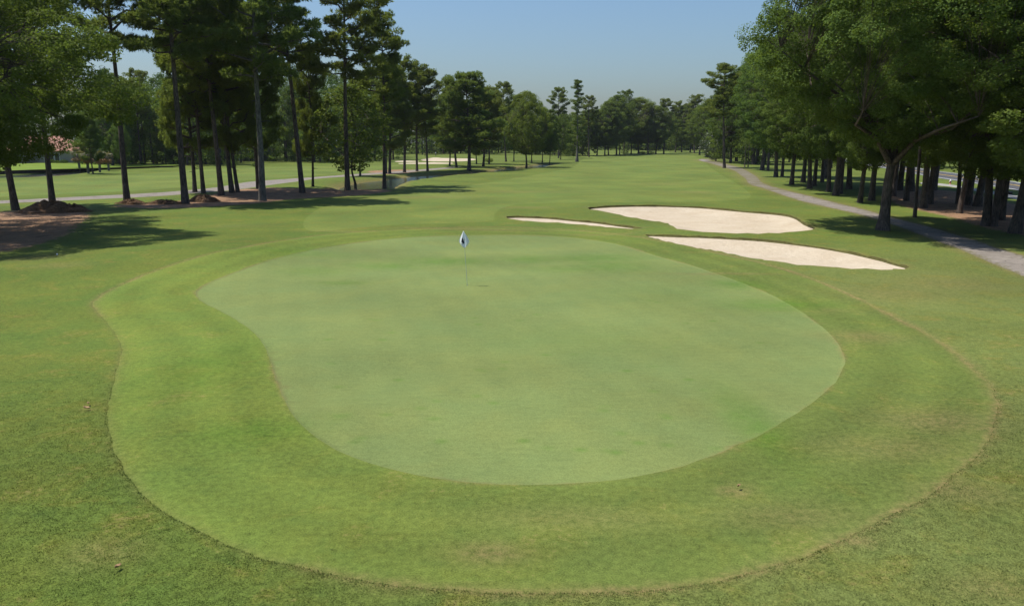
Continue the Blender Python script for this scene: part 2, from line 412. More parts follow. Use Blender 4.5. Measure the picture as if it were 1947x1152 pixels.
STRAW = [outline(q, step=1.0) for q in (
    [(-120,415),(0,404),(60,398),(110,394),(150,399),(172,410),(150,428),(128,446),(70,466),(0,480),(-120,500)],
    [(215,392),(262,387),(330,384),(400,371),(452,361),(510,357),(565,359),(645,359),(720,360),(745,364),(680,372),(560,379),(500,386),(420,392),(340,396),(262,396)],
    [(1700,362),(1760,360),(1830,366),(1947,392),(2100,430),(2100,500),(1947,448),(1890,438),(1840,424),(1800,412),(1730,396),(1690,380)],
    [(700,326),(760,323),(800,324),(780,329),(730,332)])]

BANKS = [(B_UP, 0.12, 0.30), (B_LOW, 0.09, 0.22), (B_THIN, 0.11, 0.12)]

def worn_at(x, y):
    return sstep((x + 6.5 + .18 * (y - 16)) / 9) * np.clip(1.25 - np.maximum(0, y - 34) / 14, 0.15, 1)

def land():
    rg = np.random.default_rng(7)
    pts, edges = [], []
    def add(P, closed=False):
        n0 = sum(len(p) for p in pts); pts.append(np.asarray(P, float))
        if closed:
            i = np.arange(len(P)); edges.append(np.stack([i + n0, np.roll(i, -1) + n0], 1))
    lips = []
    for P in (GREEN, FRINGE):
        add(P, True)
        for d in (-0.9, -0.35, -0.12, -0.05, 0.05, 0.12, 0.35, 0.9): add(offset(P, d))
    for P, lip, dep in BANKS:
        add(P, True); Q = offset(P, -0.06); lips.append(Q); add(Q, True)
        for d in (-0.35, -0.8, 0.25, 0.7): add(offset(P, d)[::2])
    for d in (-.4,): add(offset(FAIRWAY, d))
    for P in (FAIRWAY, PATH, LPATH, LFAIR, ROAD, WALK, *SANDS, CUP): add(P, True)
    for P in (POND, CREEK):
        for d in (-0.8, 0.0, 0.6, 1.5, 3.0): add(offset(P, d))
    for P in STRAW:
        for d in (-1.2, 0, 1.2): add(offset(P, d)[::2])
    # base grid in rings round the tripod
    r = [3.0]
    while r[-1] < 1500: r.append(r[-1] * (1.022 if r[-1] < 420 else 1.12))
    for i, q in enumerate(r):
        ang = np.concatenate([np.radians(np.arange(-44, 44.01, 1.1)), np.radians(np.arange(50, 310, 7.0))]) + (i % 2) * R(0.55)
        if q > 420: ang = np.radians(np.arange(0, 360, 4.0))
        add(np.stack([q * np.sin(ang), q * np.cos(ang)], 1))
    add([(0.0, 0.0)])
    # finer points on the green, fringe and bunkers
    gx, gy = np.meshgrid(np.arange(-15, 15, 0.45), np.arange(12, 52, 0.5)); gx = gx.ravel() + rg.uniform(-.1, .1, gx.size); gy = gy.ravel() + rg.uniform(-.1, .1, gy.size)
    keep = inside(GREEN, gx, gy); add(np.stack([gx[keep], gy[keep]], 1))
    gx, gy = np.meshgrid(np.arange(-16, 16, 0.4), np.arange(8, 54, 0.45)); gx = gx.ravel() + rg.uniform(-.1, .1, gx.size); gy = gy.ravel() + rg.uniform(-.1, .1, gy.size)
    keep = inside(FRINGE, gx, gy) & ~inside(GREEN, gx, gy); add(np.stack([gx[keep], gy[keep]], 1))
    gx, gy = np.meshgrid(np.arange(-2, 26, 0.5), np.arange(36, 75, 0.5)); gx, gy = gx.ravel(), gy.ravel()
    keep = inside(B_UP, gx, gy) | inside(B_LOW, gx, gy); add(np.stack([gx[keep], gy[keep]], 1))
    marks = [(G(rg.uniform(600, 1480), rg.uniform(560, 860)), rg.uniform(.2, .55)) for _ in range(60)]
    for c, s in marks:
        for q in (.08, .2): add([c + q * np.array([math.cos(t), math.sin(t)]) for t in np.arange(6) * 1.047 + q * 3])
        add([c])
    P = np.vstack(pts); E = np.vstack(edges)
    res = geometry.delaunay_2d_cdt([Vector(p) for p in P], [tuple(int(q) for q in e) for e in E], [], 0, 1e-4, False)
    V = np.array([tuple(v) for v in res[0]]); T = np.array([tuple(f) for f in res[2]])
    x, y = V[:, 0], V[:, 1]
    z = hbase(x, y)
    dG, dF = dist_to(GREEN, x, y), dist_to(FRINGE, x, y)
    inG = inside(GREEN, x, y)
    z = z - np.where(inG, 0.022 * np.clip(dG / 0.05, 0, 1), 0)
    inF = inside(FRINGE, x, y)
    z = z + np.where(~inF, 0.014 * np.clip(dF / 0.05, 0, 1), 0)
    for (B, lip, dep) in BANKS:
        d = dist_to(B, x, y); ins = inside(B, x, y)
        z = z + np.where(ins, -lip * np.clip(d / 0.06, 0, 1) - dep * sstep((d - 0.06) / 1.9), 0.05 * np.exp(-(d / 0.9) ** 2) * (d < 4))
    for S in SANDS:
        d = dist_to(S, x, y); z = z + np.where(inside(S, x, y), 0.05 * d, 0)
    for W, lev, wd in ((POND, -0.35, 2.0), (CREEK, -0.50, 2.2)):
        d = dist_to(W, x, y); ins = inside(W, x, y)
        z = np.where(ins, lev - 0.12 - 0.2 * sstep(d / 2), z * sstep(d / 3) + (lev - 0.12) * (1 - sstep(d / wd)) * (d < wd))
    dL = dist_to(PATH, x, y)
    # albedo masks that belong to the turf itself
    dry = np.zeros(len(x))
    az = np.clip(0.35 + 0.75 * np.sin(x * 0.9 + y * 0.7) * np.sin(x * 0.37 - y * 0.55 + 1) + 0.4 * np.sin(x * 3.1 + y * 2.3), 0, 1)
    dry = np.maximum(dry, np.clip(1 - dG / 0.10, 0, 1) * (0.1 + 0.65 * az))
    dry = np.maximum(dry, np.clip(1.15 - dF / 0.15, 0, 1) * np.where(x > -3, 1.0, np.where(y > 26, 0.9, 0.35)) * (0.62 + 0.38 * az))
    dry = np.maximum(dry, np.clip(1 - dL / 0.35, 0, 1) * 0.7)
    for (B, _, _) in BANKS:
        dry = np.maximum(dry, np.clip(1 - dist_to(B, x, y) / 0.3, 0, 1) * 0.45)
    dry = np.maximum(dry, np.clip(1.6 - dist_to(CREEK, x, y) / 1.6, 0, 1) * 0.95)
    for (px, py, rx, ry, a) in ((60,490,1.6,1.2,.6),(110,505,1.5,.8,.5),(1700,560,2.4,2.0,.45),(1800,540,2.6,2.2,.45),(1780,800,1.3,.8,.62),(1640,640,1.3,.8,.55),(1700,850,1.6,.7,.45),(1560,590,1.6,.5,.45),(1500,980,1.2,.5,.4),(1100,985,1.6,.4,.35),(930,1050,.55,.3,.75),(750,1113,.4,.15,.8),(1400,933,.28,.2,.9),(1630,1030,.3,.15,.9),(165,780,.2,.12,.6),(1830,935,.8,.5,.55),(200,1050,.6,.5,.5),(900,436,6,.7,.6),(1150,446,3,.5,.5),(1380,520,2.5,.25,.6),(1900,1120,.8,.4,.5),(1500,372,1.2,.5,.8),(1350,400,5,.8,.35),(640,440,2,.5,.5),(800,375,6,1.5,.45),(1000,365,7,1.4,.4),(450,430,3,1.2,.3),(1330,366,3,2.0,.45),(1270,350,4,3,.3),(1000,395,3,.8,.5)):
        c = G(px, py); dry = np.maximum(dry, a * np.exp(-((x - c[0]) / rx) ** 2 - ((y - c[1]) / ry) ** 2))
    patch = np.zeros(len(x))
    for (px, py, rx, ry, a) in ((850,496,2.2,1.4,.55),(735,505,1.7,1.0,.5),(650,537,.9,.5,.5),(1010,492,1.5,1.5,.5),(1130,490,2.6,1.6,.5),(1090,510,2,1.2,.35),(1160,505,2,2,.45),(600,515,1.5,1.2,.3),(1400,540,1.2,1.0,.5),(480,820,1.2,.9,.4),(1480,580,2,1.2,.5),(640,790,.3,.2,.4),(1100,645,3,2,.12),(1250,560,3,3,.12),(1430,800,.5,2.2,.5),(390,700,1.4,2.6,.3),(560,480,3,1.0,.35)):
        c = G(px, py); patch = np.maximum(patch, a * np.exp(-((x - c[0]) / rx) ** 2 - ((y - c[1]) / ry) ** 2))
    for c, s in marks:   # ball marks
        patch = np.maximum(patch, s * np.exp(-((x - c[0]) / .13) ** 2 - ((y - c[1]) / .10) ** 2))
    # mower passes: rings round the green on the collar, straight passes elsewhere
    wob = 0.5 * np.sin(x * .21 + y * .13)
    mow = np.where(inF & ~inG, 0.5 + 0.5 * np.sin(2 * np.pi * (dG + wob * .4) / 1.55 + 1.0), 0.5 + 0.5 * np.sin(2 * np.pi * (x * .96 + y * .28 + wob) / np.where(inG, 1.1, 5.0)))
    mow = np.where(~inG & ~inF & ~inside(FAIRWAY, x, y) & ~inside(LFAIR, x, y), 0.5, mow)
    worn = worn_at(x, y)
    straw = np.zeros(len(x))
    for S in STRAW:
        d = dist_to(S, x, y); s = np.where(inside(S, x, y), d, -d)
        straw = np.maximum(straw, np.clip(0.5 + s / 2.4, 0, 1))
    dC = dist_to(CREEK, x, y); straw = np.maximum(straw, np.clip(1.15 - dC / 2.0, 0, 1) * (0.5 + 0.12 * np.sin(x * 1.7 + y * 2.3)) * (dC < 3))
    z = z + np.where((dC > .2) & (dC < 3) , 0.10 * np.sin(x * 2.1) * np.sin(y * 1.3 + x), 0)
    c = V[T].mean(1); cx, cy = c[:, 0], c[:, 1]
    reg = np.zeros(len(T), int)     # 0 rough
    names = ["ground", "left_fairway", "fairway", "fringe", "putting_green", "cart_path", "left_cart_path", "road", "pavement", "lawn"]
    for i, P in ((1, LFAIR), (2, FAIRWAY), (3, FRINGE), (4, GREEN), (5, PATH), (6, LPATH), (7, ROAD), (8, WALK)):
        reg[inside(P, cx, cy)] = i
    for i, (B, _, _) in enumerate(BANKS): reg[inside(B, cx, cy)] = 20 + i
    for i, S in enumerate(SANDS): reg[inside(S, cx, cy)] = 30 + i
    reg[inside(CUP, cx, cy)] = 99
    V3 = np.column_stack([x, y, z])
    def cut(name, mask, mats, midx=None):
        t = T[mask]; u, inv = np.unique(t, return_inverse=True)
        me = np_mesh(name, V3[u], [inv.reshape(-1, 3)], mats, midx, True, {"dry": dry[u], "mow": mow[u], "worn": worn[u], "patch": patch[u], "straw": straw[u]})
        return setp(link(name, me), kind="structure")
    mats = {0: "rough", 1: "fairway", 2: "fairway", 3: "fringe", 4: "green", 5: "path", 6: "path", 7: "road", 8: "walk"}
    for i, mn in mats.items(): cut(names[i], reg == i, M[mn])
    for i in range(3):
        mask = reg == 20 + i
        sandy = inside(lips[i], cx[mask], cy[mask])
        cut("sand_bunker", mask, [M["sand"], M["lip"]], np.where(sandy, 0, 1))
    for i in range(3): cut("far_bunker", reg == 30 + i, M["sand"])
land()

def zat(x, y): return float(hbase(x, y))

def water(name, P, lev, grow):
    Q = offset(P, grow); n = len(Q)
    res = geometry.delaunay_2d_cdt([Vector(p) for p in Q], [(i, (i + 1) % n) for i in range(n)], [], 1, 1e-4, False)
    me = np_mesh(name, [(v[0], v[1], lev) for v in res[0]], [np.array([tuple(f) for f in res[2]])], M["water"])
    return setp(link(name, me), kind="structure")
water("pond_water", POND, -0.35, 0.5)
water("creek_water", CREEK, -0.40, 0.5)

def strip(name, px, width, mat, rise=0.008):
    P = np.array([G(*p) for p in px]); pts = [P[0]]
    for a, b in zip(P[:-1], P[1:]):
        m = max(1, int(np.hypot(*(b - a)) / 2.0)); pts += [a + (b - a) * k / m for k in range(1, m + 1)]
    P = np.array(pts); t = np.gradient(P, axis=0); t /= np.linalg.norm(t, axis=1, keepdims=True)
    n = np.stack([-t[:, 1], t[:, 0]], 1) * width / 2
    A, B = P + n, P - n; V = np.vstack([A, B]); k = len(P); i = np.arange(k - 1)
    z = hbase(V[:, 0], V[:, 1]) + rise + 0.03
    me = np_mesh(name, np.column_stack([V, z]), [np.stack([i, i + 1, i + 1 + k, i + k], 1)], mat)
    return setp(link(name, me), kind="structure")
strip("road_marking", [(1600,303),(1700,317.5),(1790,332.5),(1850,341),(1930,352.5),(2130,386)], 0.28, M["yellow"])
strip("road_marking", [(1600,300.6),(1700,313.2),(1795,327.8),(1860,336.8),(1930,346.8),(2140,380.5)], 0.22, M["white"])
strip("road_marking", [(1600,305.6),(1700,322.6),(1780,337.4),(1850,347.8),(1947,363.6),(2140,401)], 0.22, M["white"])
# ------------------------------------------------------------------ trees
def rand_dirs(rg, n):
    v = rg.normal(size=(n, 3)); return v / np.linalg.norm(v, axis=1, keepdims=True)

def leaf_quads(rg, C, N, length, width, up=0.5, scatter=0.8):
    """rhombic leaves at centres C, facing roughly N"""
    n = len(C)
    nrm = N * (1 - up) + np.array([0, 0, up]) + rg.normal(0, scatter, (n, 3)); nrm /= np.linalg.norm(nrm, axis=1, keepdims=True)
    u = np.cross(nrm, rand_dirs(rg, n)); u /= np.maximum(np.linalg.norm(u, axis=1, keepdims=True), 1e-6)
    w = np.cross(nrm, u)
    L = (length * rg.uniform(0.7, 1.3, n))[:, None]; W = (width * rg.uniform(0.7, 1.3, n))[:, None]
    V = np.stack([C - u * L * .5, C + w * W * .5, C + u * L * .5 - nrm * L * 0.12, C - w * W * .5], 1).reshape(-1, 3)
    return V, np.arange(n * 4).reshape(-1, 4)

def needle_tufts(rg, C, D, blades, length, width):
    """fans of needle bundles: C tuft bases, D directions"""
    n = len(C)
    d = np.repeat(D, blades, 0) + rg.normal(0, 0.62, (n * blades, 3)); d /= np.linalg.norm(d, axis=1, keepdims=True)
    c = np.repeat(C, blades, 0)
    s = np.cross(d, rand_dirs(rg, n * blades)); s /= np.maximum(np.linalg.norm(s, axis=1, keepdims=True), 1e-6)
    L = (length * rg.uniform(.7, 1.25, n * blades))[:, None]
    V = np.stack([c - s * width * .5, c + s * width * .5, c + d * L + s * width * .22, c + d * L - s * width * .22], 1).reshape(-1, 3)
    return V, np.arange(len(V)).reshape(-1, 4)

def shell_points(rg, n, r, flat=0.7):
    d = rand_dirs(rg, n); rad = rg.uniform(0.35, 1.0, n) ** 0.6
    return d * rad[:, None] * r * np.array([1, 1, flat]), d

def trunk_path(rg, H, bend, steps=12):
    z = np.linspace(0, H, steps); t = z / H
    a = rg.uniform(0, 6.28); b = rg.uniform(0, 6.28)
    return np.stack([bend * (np.sin(2.1 * t + a) - np.sin(a) + .35 * (np.sin(6 * t + b) - np.sin(b))), bend * (np.sin(2.3 * t + b) - np.sin(b)), z], 1)

def flare(z, r0, r1, H, fl=0.4, fh=0.45):
    z = np.asarray(z); return r0 + (r1 - r0) * (z / H) ** 0.9 + r0 * fl * np.exp(-z / fh)

def proto_pine(name, seed, H=24, zb=11.0, rad=0.27, spread=3.6, limbs=26, tufts=30, mat="pine_leaf", bark="pine_bark", top=0.55, stubs=3, gap=0.0, clump=0.62):
    rg = np.random.default_rng(seed); g = Geo()
    P = trunk_path(rg, H * 0.97, 0.32, 16)
    P = np.vstack([P[:1], [[P[0][0], P[0][1], .35]], P[1:]])
    rr = flare(P[:, 2], rad, 0.05, H); P[0, 2] = -0.4
    g.tube(P, rr, 9)
    tp = lambda z: np.array([np.interp(z, P[:, 2], P[:, 0]), np.interp(z, P[:, 2], P[:, 1]), z])
    CC, CD = [], []
    for i in range(limbs):
        t = (i + rg.uniform(0, .9)) / limbs; z = zb + (H * 0.96 - zb) * t
        if rg.random() < gap: continue
        prof = spread * (0.55 + 0.45 * math.sin(math.pi * min(1, t * 1.5 + 0.2))) if t < .55 else spread * (1 - ((t - .5) / .62) ** 1.6)
        L = max(0.7, prof * rg.uniform(.6, 1.15))
        az = i * 2.4 + rg.uniform(-.5, .5); rise = rg.uniform(-0.05, 0.35) + 0.45 * t
        b = tp(z); dx = np.array([math.cos(az), math.sin(az), 0])
        q = np.array([b, b + dx * L * .35 + [0, 0, L * rise * .25], b + dx * L * .72 + [0, 0, L * rise * .6], b + dx * L + [0, 0, L * rise * 1.05]])
        q[1:3] += rg.normal(0, .08 * L, (2, 3))
        g.tube(q, np.linspace(0.035 + 0.02 * L, 0.02, 4), 5)
        m = 3 + int(L * 1.7)
        for j in range(m):
            f = rg.uniform(.42, 1.05) if j else 1.0
            c = q[0] + (q[3] - q[0]) * f if f > 1 else np.array([np.interp(f, [0, .35, .72, 1], q[:, a]) for a in range(3)])
            side = np.array([-dx[1], dx[0], 0]) * rg.uniform(-.42, .42) * L * f
            e = c + side + np.array([0, 0, rg.uniform(.05, .45)])
            if j: g.tube([c - (c - q[0]) * .12, (c + e) / 2 + [0, 0, .06], e], [.025, .018, .012], 4)
            CC.append(e); CD.append(dx * .5 + side / (np.linalg.norm(side) + .3) * .4 + np.array([0, 0, .8]))
    CC.append(tp(H * .96)); CD.append(np.array([0, 0, 1.0]))
    for _ in range(stubs):        # dead snags under the crown
        z = rg.uniform(zb * .55, zb); az = rg.uniform(0, 6.28); L = rg.uniform(.5, 1.6); b = tp(z)
        g.tube([b, b + np.array([math.cos(az), math.sin(az), .15]) * L * .6, b + np.array([math.cos(az) * L, math.sin(az) * L, L * .05])], [.035, .025, .01], 4)
    C, D = [], []
    for c, d in zip(CC, CD):
        n = int(tufts * rg.uniform(.6, 1.4)); r = clump * rg.uniform(.65, 1.2)
        s, sd = shell_points(rg, n, r, .62)
        C.append(c + s); D.append(sd * .8 + d * .6)
    C = np.vstack(C); D = np.vstack(D); D /= np.linalg.norm(D, axis=1, keepdims=True)
    V, Q = needle_tufts(rg, C, D, 9, 0.29, 0.058)
    return g.mesh(name + "_trunk", M[bark]), np_mesh(name + "_crown", V, [Q], M[mat]), H

def proto_leafy(name, seed, H=15, zb=3.5, Rr=5.2, fork=3.5, rad=0.2, shell=150, inner=45, leaves=230, ll=0.22, lw=0.125, mat="oak_leaf", bark="oak_bark", clump=.82, limbs=8, egg=0.45, droop=0.0, bend=.25, lopsided=0.0, squash=.72, lumpy=1.0):
    """broadleaf tree; the crown is an uneven egg from zb to H, widest at share `egg` of its height"""
    rg = np.random.default_rng(seed); g = Geo()
    P = trunk_path(rg, fork, bend * .5, 7); P = np.vstack([P[:1], [[P[0][0], P[0][1], .3]], P[1:]]); 
    rr = flare(P[:, 2], rad, rad * .72, fork, .55, .4); P[0, 2] = -0.4
    g.tube(P, rr, 11, cap=False)
    F = P[-1]
    # crown targets
    ph = rg.uniform(0, 6.28, 6); T = []
    n = shell + inner
    for i in range(n):
        az = i * 2.39996 + rg.uniform(-.3, .3); t = (i + .5) / shell if i < shell else (i - shell + .5) / inner; t = min(.99, max(.01, t + rg.uniform(-.04, .04)))
        prof = math.sin(math.pi * (t ** (math.log(.5) / math.log(egg)))) ** .62
        lump = 1 + lumpy * (.16 * math.sin(3 * az + ph[0] + 5 * t) + .12 * math.sin(5 * az + ph[1] - 7 * t)) + lopsided * math.cos(az - ph[2])
        k = rg.uniform(.82, 1.06) if i < shell else rg.uniform(.15, .72)
        r = Rr * prof * lump * k
        T.append((F[0] + r * math.cos(az), F[1] + r * math.sin(az), zb + (H - zb) * t - droop * (r / Rr) ** 2))
    T = np.array(T)
    # main limbs
    nodes = [F]; nrad = [rad * .6]
    for i in range(limbs):
        az = i * 2 * math.pi / limbs * 1.0 + rg.uniform(-.4, .4); up = rg.uniform(.35, 1.2) if i else 2.5
        L = (H - fork) * rg.uniform(.45, .72) if up > .8 else Rr * rg.uniform(.6, .85)
        d = np.array([math.cos(az), math.sin(az), up]); d /= np.linalg.norm(d)
        q = np.array([F - [0, 0, rad * .4], F + d * L * .3 + [0, 0, .1 * L], F + d * L * .65 + rg.normal(0, .06 * L, 3), F + d * L + rg.normal(0, .08 * L, 3)])
        r0 = rad * rg.uniform(.38, .58); g.tube(q, [r0, r0 * .8, r0 * .5, r0 * .22], 7)
        for f in (.4, .6, .8, 1.0):
            nodes.append(np.array([np.interp(f, [0, .3, .65, 1], q[:, a]) for a in range(3)])); nrad.append(r0 * (1 - .75 * f))
    nodes = np.array(nodes)
    for i, t in enumerate(T):
        j = np.argmin(np.linalg.norm(nodes - t, axis=1) + (nodes[:, 2] > t[2] + 1) * 2)
        b = nodes[j]; mid = (b + t) / 2 + np.array([0, 0, .12 * np.linalg.norm(t - b)]) + rg.normal(0, .1, 3)
        g.tube([b, mid, t], [max(.018, nrad[j] * .5), max(.014, nrad[j] * .3), .01], 4)
    C, N = [], []
    ctr = np.array([F[0], F[1], zb + (H - zb) * .45])
    for i, t in enumerate(T):
        nl = int(leaves * rg.uniform(.55, 1.35)); r = clump * rg.uniform(.7, 1.3)
        s, d = shell_points(rg, nl, r, squash)
        o = t - ctr; o = o / (np.linalg.norm(o) + 1e-6)
        C.append(t + s); N.append(d * .7 + o * .5)
    C = np.vstack(C); N = np.vstack(N)
    V, Q = leaf_quads(rg, C, N, ll, lw, .58, .40)
    return g.mesh(name + "_trunk", M[bark]), np_mesh(name + "_crown", V, [Q], M[mat]), H

def proto_cypress(name, seed, H=22):
    rg = np.random.default_rng(seed); g = Geo()
    P = trunk_path(rg, H, .15, 12); rr = flare(P[:, 2], .28, .03, H, 1.1, .9); P[0, 2] = -.4; g.tube(P, rr, 9)
    C, N = [], []
    z = 3.5; i = 0
    while z < H - .3:
        t = z / H; L = (3.4 * (1 - t) ** .55 + .35) * rg.uniform(.55, 1.1)
        if z < 8: L *= .75
        az = i * 2.4 + rg.uniform(-.5, .5); d = np.array([math.cos(az), math.sin(az), .12])
        b = np.array([np.interp(z, P[:, 2], P[:, 0]), np.interp(z, P[:, 2], P[:, 1]), z]); e = b + d * L + [0, 0, .15 * L]
        g.tube([b, (b + e) / 2 + [0, 0, .12], e], [.05, .035, .015], 4)
        for f in np.arange(.35, 1.05, .28):
            if rg.random() < .12: continue
            s, dd = shell_points(rg, int(150 * rg.uniform(.6, 1.3)), .75 * rg.uniform(.7, 1.2), .55)
            C.append(b + (e - b) * f + s + [0, 0, -.1]); N.append(dd)
        z += rg.uniform(.28, .55) * (1.15 if t < .5 else 1.0); i += 1
    C = np.vstack(C); N = np.vstack(N)
    V, Q = leaf_quads(rg, C, N, .26, .12, .3, .5)
    return g.mesh(name + "_trunk", M["pale_bark"]), np_mesh(name + "_crown", V, [Q], M["oak_leaf"]), H

def proto_palm(name, seed, H=4.2):
    """cabbage palm with a skirt of dead fronds"""
    rg = np.random.default_rng(seed); g = Geo()
    P = trunk_path(rg, H - 1.2, .1, 7); rr = .2 + .03 * rg.random(7); P[0, 2] = -.3; g.tube(P, rr, 9)
    top = P[-1]
    def fronds(n, lo, hi, L):
        V, Q, k = [], [], 0
        for i in range(n):
            az = i * 2.4 + rg.uniform(-.3, .3); el = rg.uniform(lo, hi); l = L * rg.uniform(.8, 1.15)
            d = np.array([math.cos(az) * math.cos(el), math.sin(az) * math.cos(el), math.sin(el)])
            hub = top + d * l * .5 + [0, 0, -.05]; s = np.array([-math.sin(az), math.cos(az), 0]); u = np.cross(d, s)
            V += [top, top + s * .04, hub + s * .03, hub]; Q.append((k, k + 1, k + 2, k + 3)); k += 4
            for a in np.linspace(-1.25, 1.25, 13):
                e = hub + (d * math.cos(a) + s * math.sin(a)) * l * .55 + np.array([0, 0, -.16 * l]) + u * .03
                w = np.cross(e - hub, u); w /= np.linalg.norm(w) + 1e-9
                m = (hub + e) / 2 + [0, 0, .05]
                V += [hub, m + w * .045, e, m - w * .045]; Q.append((k, k + 1, k + 2, k + 3)); k += 4
        return np.array(V), np.array(Q)
    V, Q = fronds(26, -.35, 1.25, 1.5); V2, Q2 = fronds(22, -1.35, -.55, 1.35)
    return g.mesh(name + "_trunk", M["pale_bark"]), np_mesh(name + "_crown", V, [Q], M["palm_leaf"]), np_mesh(name + "_skirt", V2, [Q2], M["dead_leaf"]), H

PROTO = {
 "P1": ("pine_tree",) + proto_pine("pine", 11, 24, 10.5, .28, 4.2, 34),
 "P7": ("pine_tree",) + proto_pine("pine", 17, 24, 10.5, .29, 4.3, 34, bark="grey_bark"),
 "P2": ("pine_tree",) + proto_pine("pine", 12, 24, 9.0, .30, 4.7, 38),
 "P3": ("pine_tree",) + proto_pine("pine", 13, 24, 11.5, .26, 4.0, 30, gap=.08),
 "P4": ("pine_tree",) + proto_pine("pine", 14, 24, 7.5, .29, 5.0, 42, clump=.66),
 "P5": ("pine_tree",) + proto_pine("pine", 15, 24, 12.0, .27, 4.2, 28, gap=.1),
 "P6": ("pine_tree",) + proto_pine("pine", 16, 18, 3.5, .30, 4.8, 46, tufts=36, clump=.72),
 "B1": ("broadleaf_tree",) + proto_leafy("broadleaf", 21, 16, 3.6, 5.4, 4.0, .21),
 "B2": ("broadleaf_tree",) + proto_leafy("broadleaf", 22, 18, 3.0, 5.0, 4.5, .20, egg=.4, lopsided=.12),
 "B3": ("broadleaf_tree",) + proto_leafy("broadleaf", 23, 15, 3.0, 5.8, 3.2, .22, mat="bright_leaf", egg=.48, lopsided=.1),
 "B4": ("broadleaf_tree",) + proto_leafy("broadleaf", 24, 20, 4.5, 5.2, 6.0, .22, mat="dark_leaf", shell=160),
 "S1": ("young_tree",) + proto_leafy("young", 25, 6, 1.3, 2.0, 1.3, .06, shell=40, inner=12, leaves=120, ll=.17, lw=.09, clump=.55, limbs=5),
 "T1": ("wood_tree",) + proto_leafy("wood_tree", 26, 20, 3.9, 5.2, 7.5, .30, mat="oak_leaf", shell=180, inner=60, leaves=330, ll=.18, lw=.11, limbs=9, squash=.6),
 "T2": ("wood_tree",) + proto_leafy("wood_tree", 27, 22, 4.4, 5.6, 8.0, .33, mat="dark_leaf", shell=180, inner=60, leaves=340, ll=.18, lw=.11, limbs=9, lopsided=.1, squash=.6),
 "O1": ("oak_tree",) + proto_leafy("oak", 31, 20.5, 5.6, 9.0, 4.3, .36, shell=440, inner=130, leaves=500, ll=.155, lw=.10, clump=.98, limbs=11, egg=.5, squash=.62, lumpy=.4),
 "O2": ("oak_tree",) + proto_leafy("oak", 32, 19.5, 3.9, 11.5, 4.5, .50, shell=480, inner=130, leaves=440, ll=.175, lw=.105, clump=1.05, limbs=12, egg=.45, droop=.9, squash=.6),
 "C1": ("cypress_tree",) + proto_cypress("cypress", 41),
 "M1": ("magnolia_tree",) + proto_leafy("magnolia", 42, 8.5, .9, 3.6, 1.5, .16, mat="magnolia_leaf", shell=70, inner=20, leaves=200, ll=.26, lw=.12, egg=.36, clump=.8),
}

def tree(kind, px, py, H, w, label, group, rz=None, lean=0.0, xy=None, cat=None, tall=None):
    name, tm, cm, H0 = PROTO[kind]
    x, y = xy if xy is not None else G(px, py)
    e = empty(name, (x, y, zat(x, y)), (hash((round(x, 1), round(y, 1))) % 628) / 100 if rz is None else rz)
    e.rotation_euler[1] = 0
    s = H / H0; e.scale = (s * w, s * w, s)
    if lean:
        e.rotation_mode = "QUATERNION"
        e.rotation_quaternion = (Matrix.Rotation(lean, 3, "Y") @ Matrix.Rotation(rz or 0.0, 3, "Z")).to_quaternion()
    setp(e, label, cat or {"P": "pine", "C": "cypress", "M": "magnolia", "O": "oak"}.get(kind[0], "tree"), group)
    link("trunk", tm, e); link("crown", cm, e)
    return e
GL, GC, GR, GF, GB = "tall pines of the left row", "trees along the creek", "trees of the wood right of the cart path", "trees at the far end of the fairway", "trees across the left fairway"
# -- left row: pines standing on the straw beds
for a in (
 ("P2", 30, 400, 24, .95, "thick dark pine trunk at the left edge, left of the big straw heap", GL, 1.0, -.07),
 ("P4", 101, 393, 25, .9, "pine rising right behind the big pine straw heap, low leafy branches hanging beside it", GL, 2.2, -.03),
 ("P5", 242, 386, 26, 1.0, "lone pine with long bare trunk midway between the big straw heap and the leaning pines", GL, .4, -.02),
 ("P3", 353, 388, 26, 1.15, "slim left leaning pine at the front left end of the long straw bed", GL, 5.0, -.035),
 ("P6", 371, 366, 20, .68, "pine at the back of the straw bed, just right of the slim leaning pine", GL, 3.1, -.05),
 ("P4", 387, 368, 24, .8, "straight dark pine, second behind the slim leaning pine and left of the widest gap", GL, .9, -.02),
 ("P1", 421, 372, 25, 1.05, "dark pine trunk standing alone between two pairs of trunks on the straw bed", GL, 4.0, -.02),
 ("P2", 441, 367, 25, .9, "left trunk of the close pair of thick pines on the straw bed", GL, 2.9, -.01),
 ("P6", 452, 365.5, 21, .62, "right trunk of the close pair of thick pines on the straw bed", GL, 5.6, -.03),
 ("P6", 491, 359, 21, .65, "dark pine half hidden behind the pale lichen covered pine trunk", GL, 1.7, -.03),
 ("P7", 499, 382.5, 26, 1.1, "front pine with pale lichen grey trunk at the front edge of the straw bed", GL, .2, .0),
 ("P3", 575, 367, 26, 1.15, "thick straight pine at the right end of the straw bed with sky beside its crown", GL, 2.0, -.01),
 ("P6", 595, 355, 17, .55, "short slender pine by the creek bank between two tall pines", GL, 3.6, .01),
 ("P3", 661, 363, 25.5, 1.15, "tallest pine against the open sky with long bare limbs, right of the straw bed", GL, 4.6, .0),
 ("P1", 731, 355, 21.5, .95, "pine at the water's edge with layered dark crown against the sky", GL, 1.2, .0),
): tree(*a)
tree("S1", 676, 359, 12.0, 1.15, "small dark leafy tree beside the tall bare limbed pine, branches near the ground", GL, 1.0, cat="small tree")
